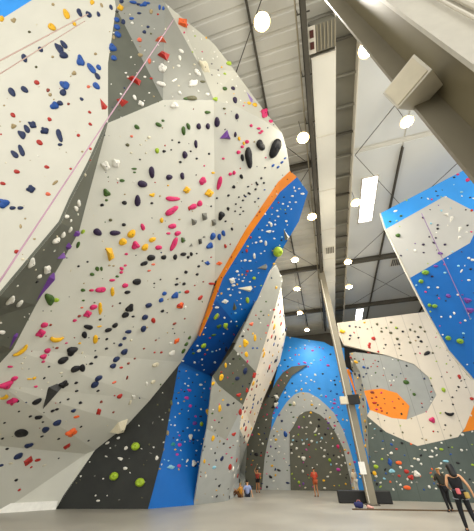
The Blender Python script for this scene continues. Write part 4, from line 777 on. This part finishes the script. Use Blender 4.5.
# the pink rope and such hang free; every hold is seated on its panel
rec = []
for (u, v, w, h, ang, c, kd) in H:
    d = ray(u, v).normalized(); loc, nn, fi, dist = BVH.ray_cast(EYE, d)
    if loc is None or u < -1 or u > 476: continue
    key = OWN[fi][0]; nn = nn if nn.dot(d) < 0 else -nn
    a = radians(ang)
    def inpl(du, dv):
        q = ray(u+du, v+dv); return EYE+q*(nn.dot(loc-EYE)/nn.dot(q))-loc
    hs = {'backblue': .78, 'arch': .78, 'innerarch': .78, 'horn': .75, 'grey': .74, 'creamstrip': .72, 'eyedark': .86, 'pillar': .8, 'ribbon': .82}.get(key, .88)
    w *= hs; h *= hs
    ex = inpl(cos(a)*w/2, sin(a)*w/2); ey = inpl(-sin(a)*h/2, cos(a)*h/2)
    base = dist*1.0/FPX*max(.6, d.dot(ray(237, 265.5)))  # metres per pixel at this place
    lx = min(ex.length, base*w*.5*2.2); X = ex.normalized(); ly = min(ey.length, base*h*.5*2.2); Y = (ey-X*ey.dot(X)).normalized(); Zv = X.cross(Y)
    if Zv.dot(nn) < 0: Y = -Y; Zv = -Zv
    dz = {'s': (lx+ly)/2*.9, 'w': min(lx, ly)*.9, 'f': min(lx, ly)*.9}.get(kd, min(lx, ly)*(.45 if key in ('grey', 'creamstrip', 'lip') else .7))
    rec.append(dict(u=u, v=v, area=w*h, w=w, c=c, k=kd, key=key, M=Matrix(((X.x*lx, Y.x*ly, Zv.x*dz, loc.x), (X.y*lx, Y.y*ly, Zv.y*dz, loc.y), (X.z*lx, Y.z*ly, Zv.z*dz, loc.z), (0, 0, 0, 1))), size=2*max(lx, ly), mx=w))
hl = [r for r in rec if r['k'] not in 'wfx']; vol = [r for r in rec if r['k'] in 'wfx']
hl.sort(key=lambda r: -r['area'])
single, rest = hl[:300]+vol, hl[300:]
# labels
def sz(r): return 'tiny' if r['mx'] < 3.2 else 'small' if r['mx'] < 5 else 'medium' if r['mx'] < 8.5 else 'large' if r['mx'] < 14 else 'huge'
for r in single: r['d'] = '%s %s %s' % (sz(r), HC[r['c']][1], KN[r['k']]); r['l'] = r['d']+' on the '+WN[r['key']]
def groups(rs):
    g = {}
    for r in rs: g.setdefault(r['l'], []).append(r)
    return g
STATIC = []
g = groups(single)
marks = [(r['u'], r['v'], r['d'].replace('medium ', ''), r['key'], r) for l, rs in g.items() if len(rs) == 1 for r in rs if r['mx'] > 5]
md = {}
for m_ in marks: md.setdefault((m_[2], m_[3]), []).append(m_)
marks = [m_[0] for m_ in md.values() if len(m_) == 1]
for l, rs in g.items():
    if len(rs) < 2: continue
    for r in rs:
        cand = [m_ for m_ in marks if m_[3] == r['key'] and m_[4] is not r]
        if not cand: continue
        m_ = min(cand, key=lambda q: hypot(q[0]-r['u'], q[1]-r['v'])); du, dv = r['u']-m_[0], r['v']-m_[1]
        if hypot(du, dv) > 60: continue
        rel = ('right of' if du > 0 else 'left of') if abs(du) > abs(dv) else ('below' if dv > 0 else 'above')
        r['l2'] = l+', '+rel+' the '+m_[2]
base = groups(single)
rank = {}
for l, rs in base.items():
    rs = sorted(rs, key=lambda r: r['v'])
    for i, r in enumerate(rs):
        rank[id(r)] = l if len(rs) == 1 else (l+', '+('lowest' if i == len(rs)-1 else ORD[i] if i < len(ORD) else ORD[0].replace('highest', 'near the bottom'))+' of these')
cnt = {}
for r in single: cnt.setdefault(r.get('l2', r['l']), []).append(r)
for l, rs in cnt.items():
    for i, r in enumerate(sorted(rs, key=lambda q: q['v'])):
        r['lab'] = l if len(rs) == 1 and len(l.split()) <= 16 else rank[id(r)]
for r in single: r['l'] = r['lab']
for i, r in enumerate(single):
    v_ = i % 3; me = hold_mesh(r['k'], v_, r['c']); isv = r['k'] in 'wfx'
    o = bpy.data.objects.new('climbing_volume' if isv else 'climbing_hold', me); COL.objects.link(o); o.matrix_world = r['M']
    ws = r['l'].split()
    tag(o, ' '.join(ws[:18]), 'climbing volume' if isv else 'climbing hold', ('climbing volumes on the ' if isv else 'climbing holds on the ')+WN[r['key']])
    if r['mx'] > 5.2 and r['k'] != 'c':
        b_ = bpy.data.objects.new('bolt', BOLT); COL.objects.link(b_); b_.parent = o
        asp = r['M'].col[0].length/max(1e-6, r['M'].col[1].length); f_ = .6 if r['k'] in 'wf' else 1
        b_.location = (.12 if isv and r['k'] != 'x' else 0, -.04 if isv and r['k'] != 'x' else 0, TOPZ[r['k']]*(1 if r['k'] != 'f' else .6)); b_.scale = (f_/max(1, asp), f_*min(1, asp) if asp < 1 else f_, 1)
# everything beyond the three hundred largest: one object
verts = []; faces = []; fm = []; mats_ = []
for i, r in enumerate(rest):
    me = hold_mesh('b' if r['k'] == 'd' else r['k'], i % 3, r['c']); m_ = me.materials[0]
    if m_ not in mats_: mats_.append(m_)
    o_ = len(verts); verts += [r['M'] @ v.co for v in me.vertices]
    for p_ in me.polygons: faces.append([x+o_ for x in p_.vertices]); fm.append(mats_.index(m_))
me = bpy.data.meshes.new('climbing_hold_scatter'); me.from_pydata(verts, [], faces)
for m_ in mats_: me.materials.append(m_)
for p_, k in zip(me.polygons, fm): p_.material_index = k; p_.use_smooth = True
o = bpy.data.objects.new('small_climbing_holds', me); COL.objects.link(o)
tag(o, 'hundreds of small multicoloured climbing holds scattered over all the climbing walls', 'climbing holds', kind='stuff')
dup_ = [l for l in groups(single) if len(groups(single)[l]) > 1]
print('HOLDS', dup_, max(len(r['l'].split()) for r in single)); print('HOLDS', len(rec), len(single), len(rest))
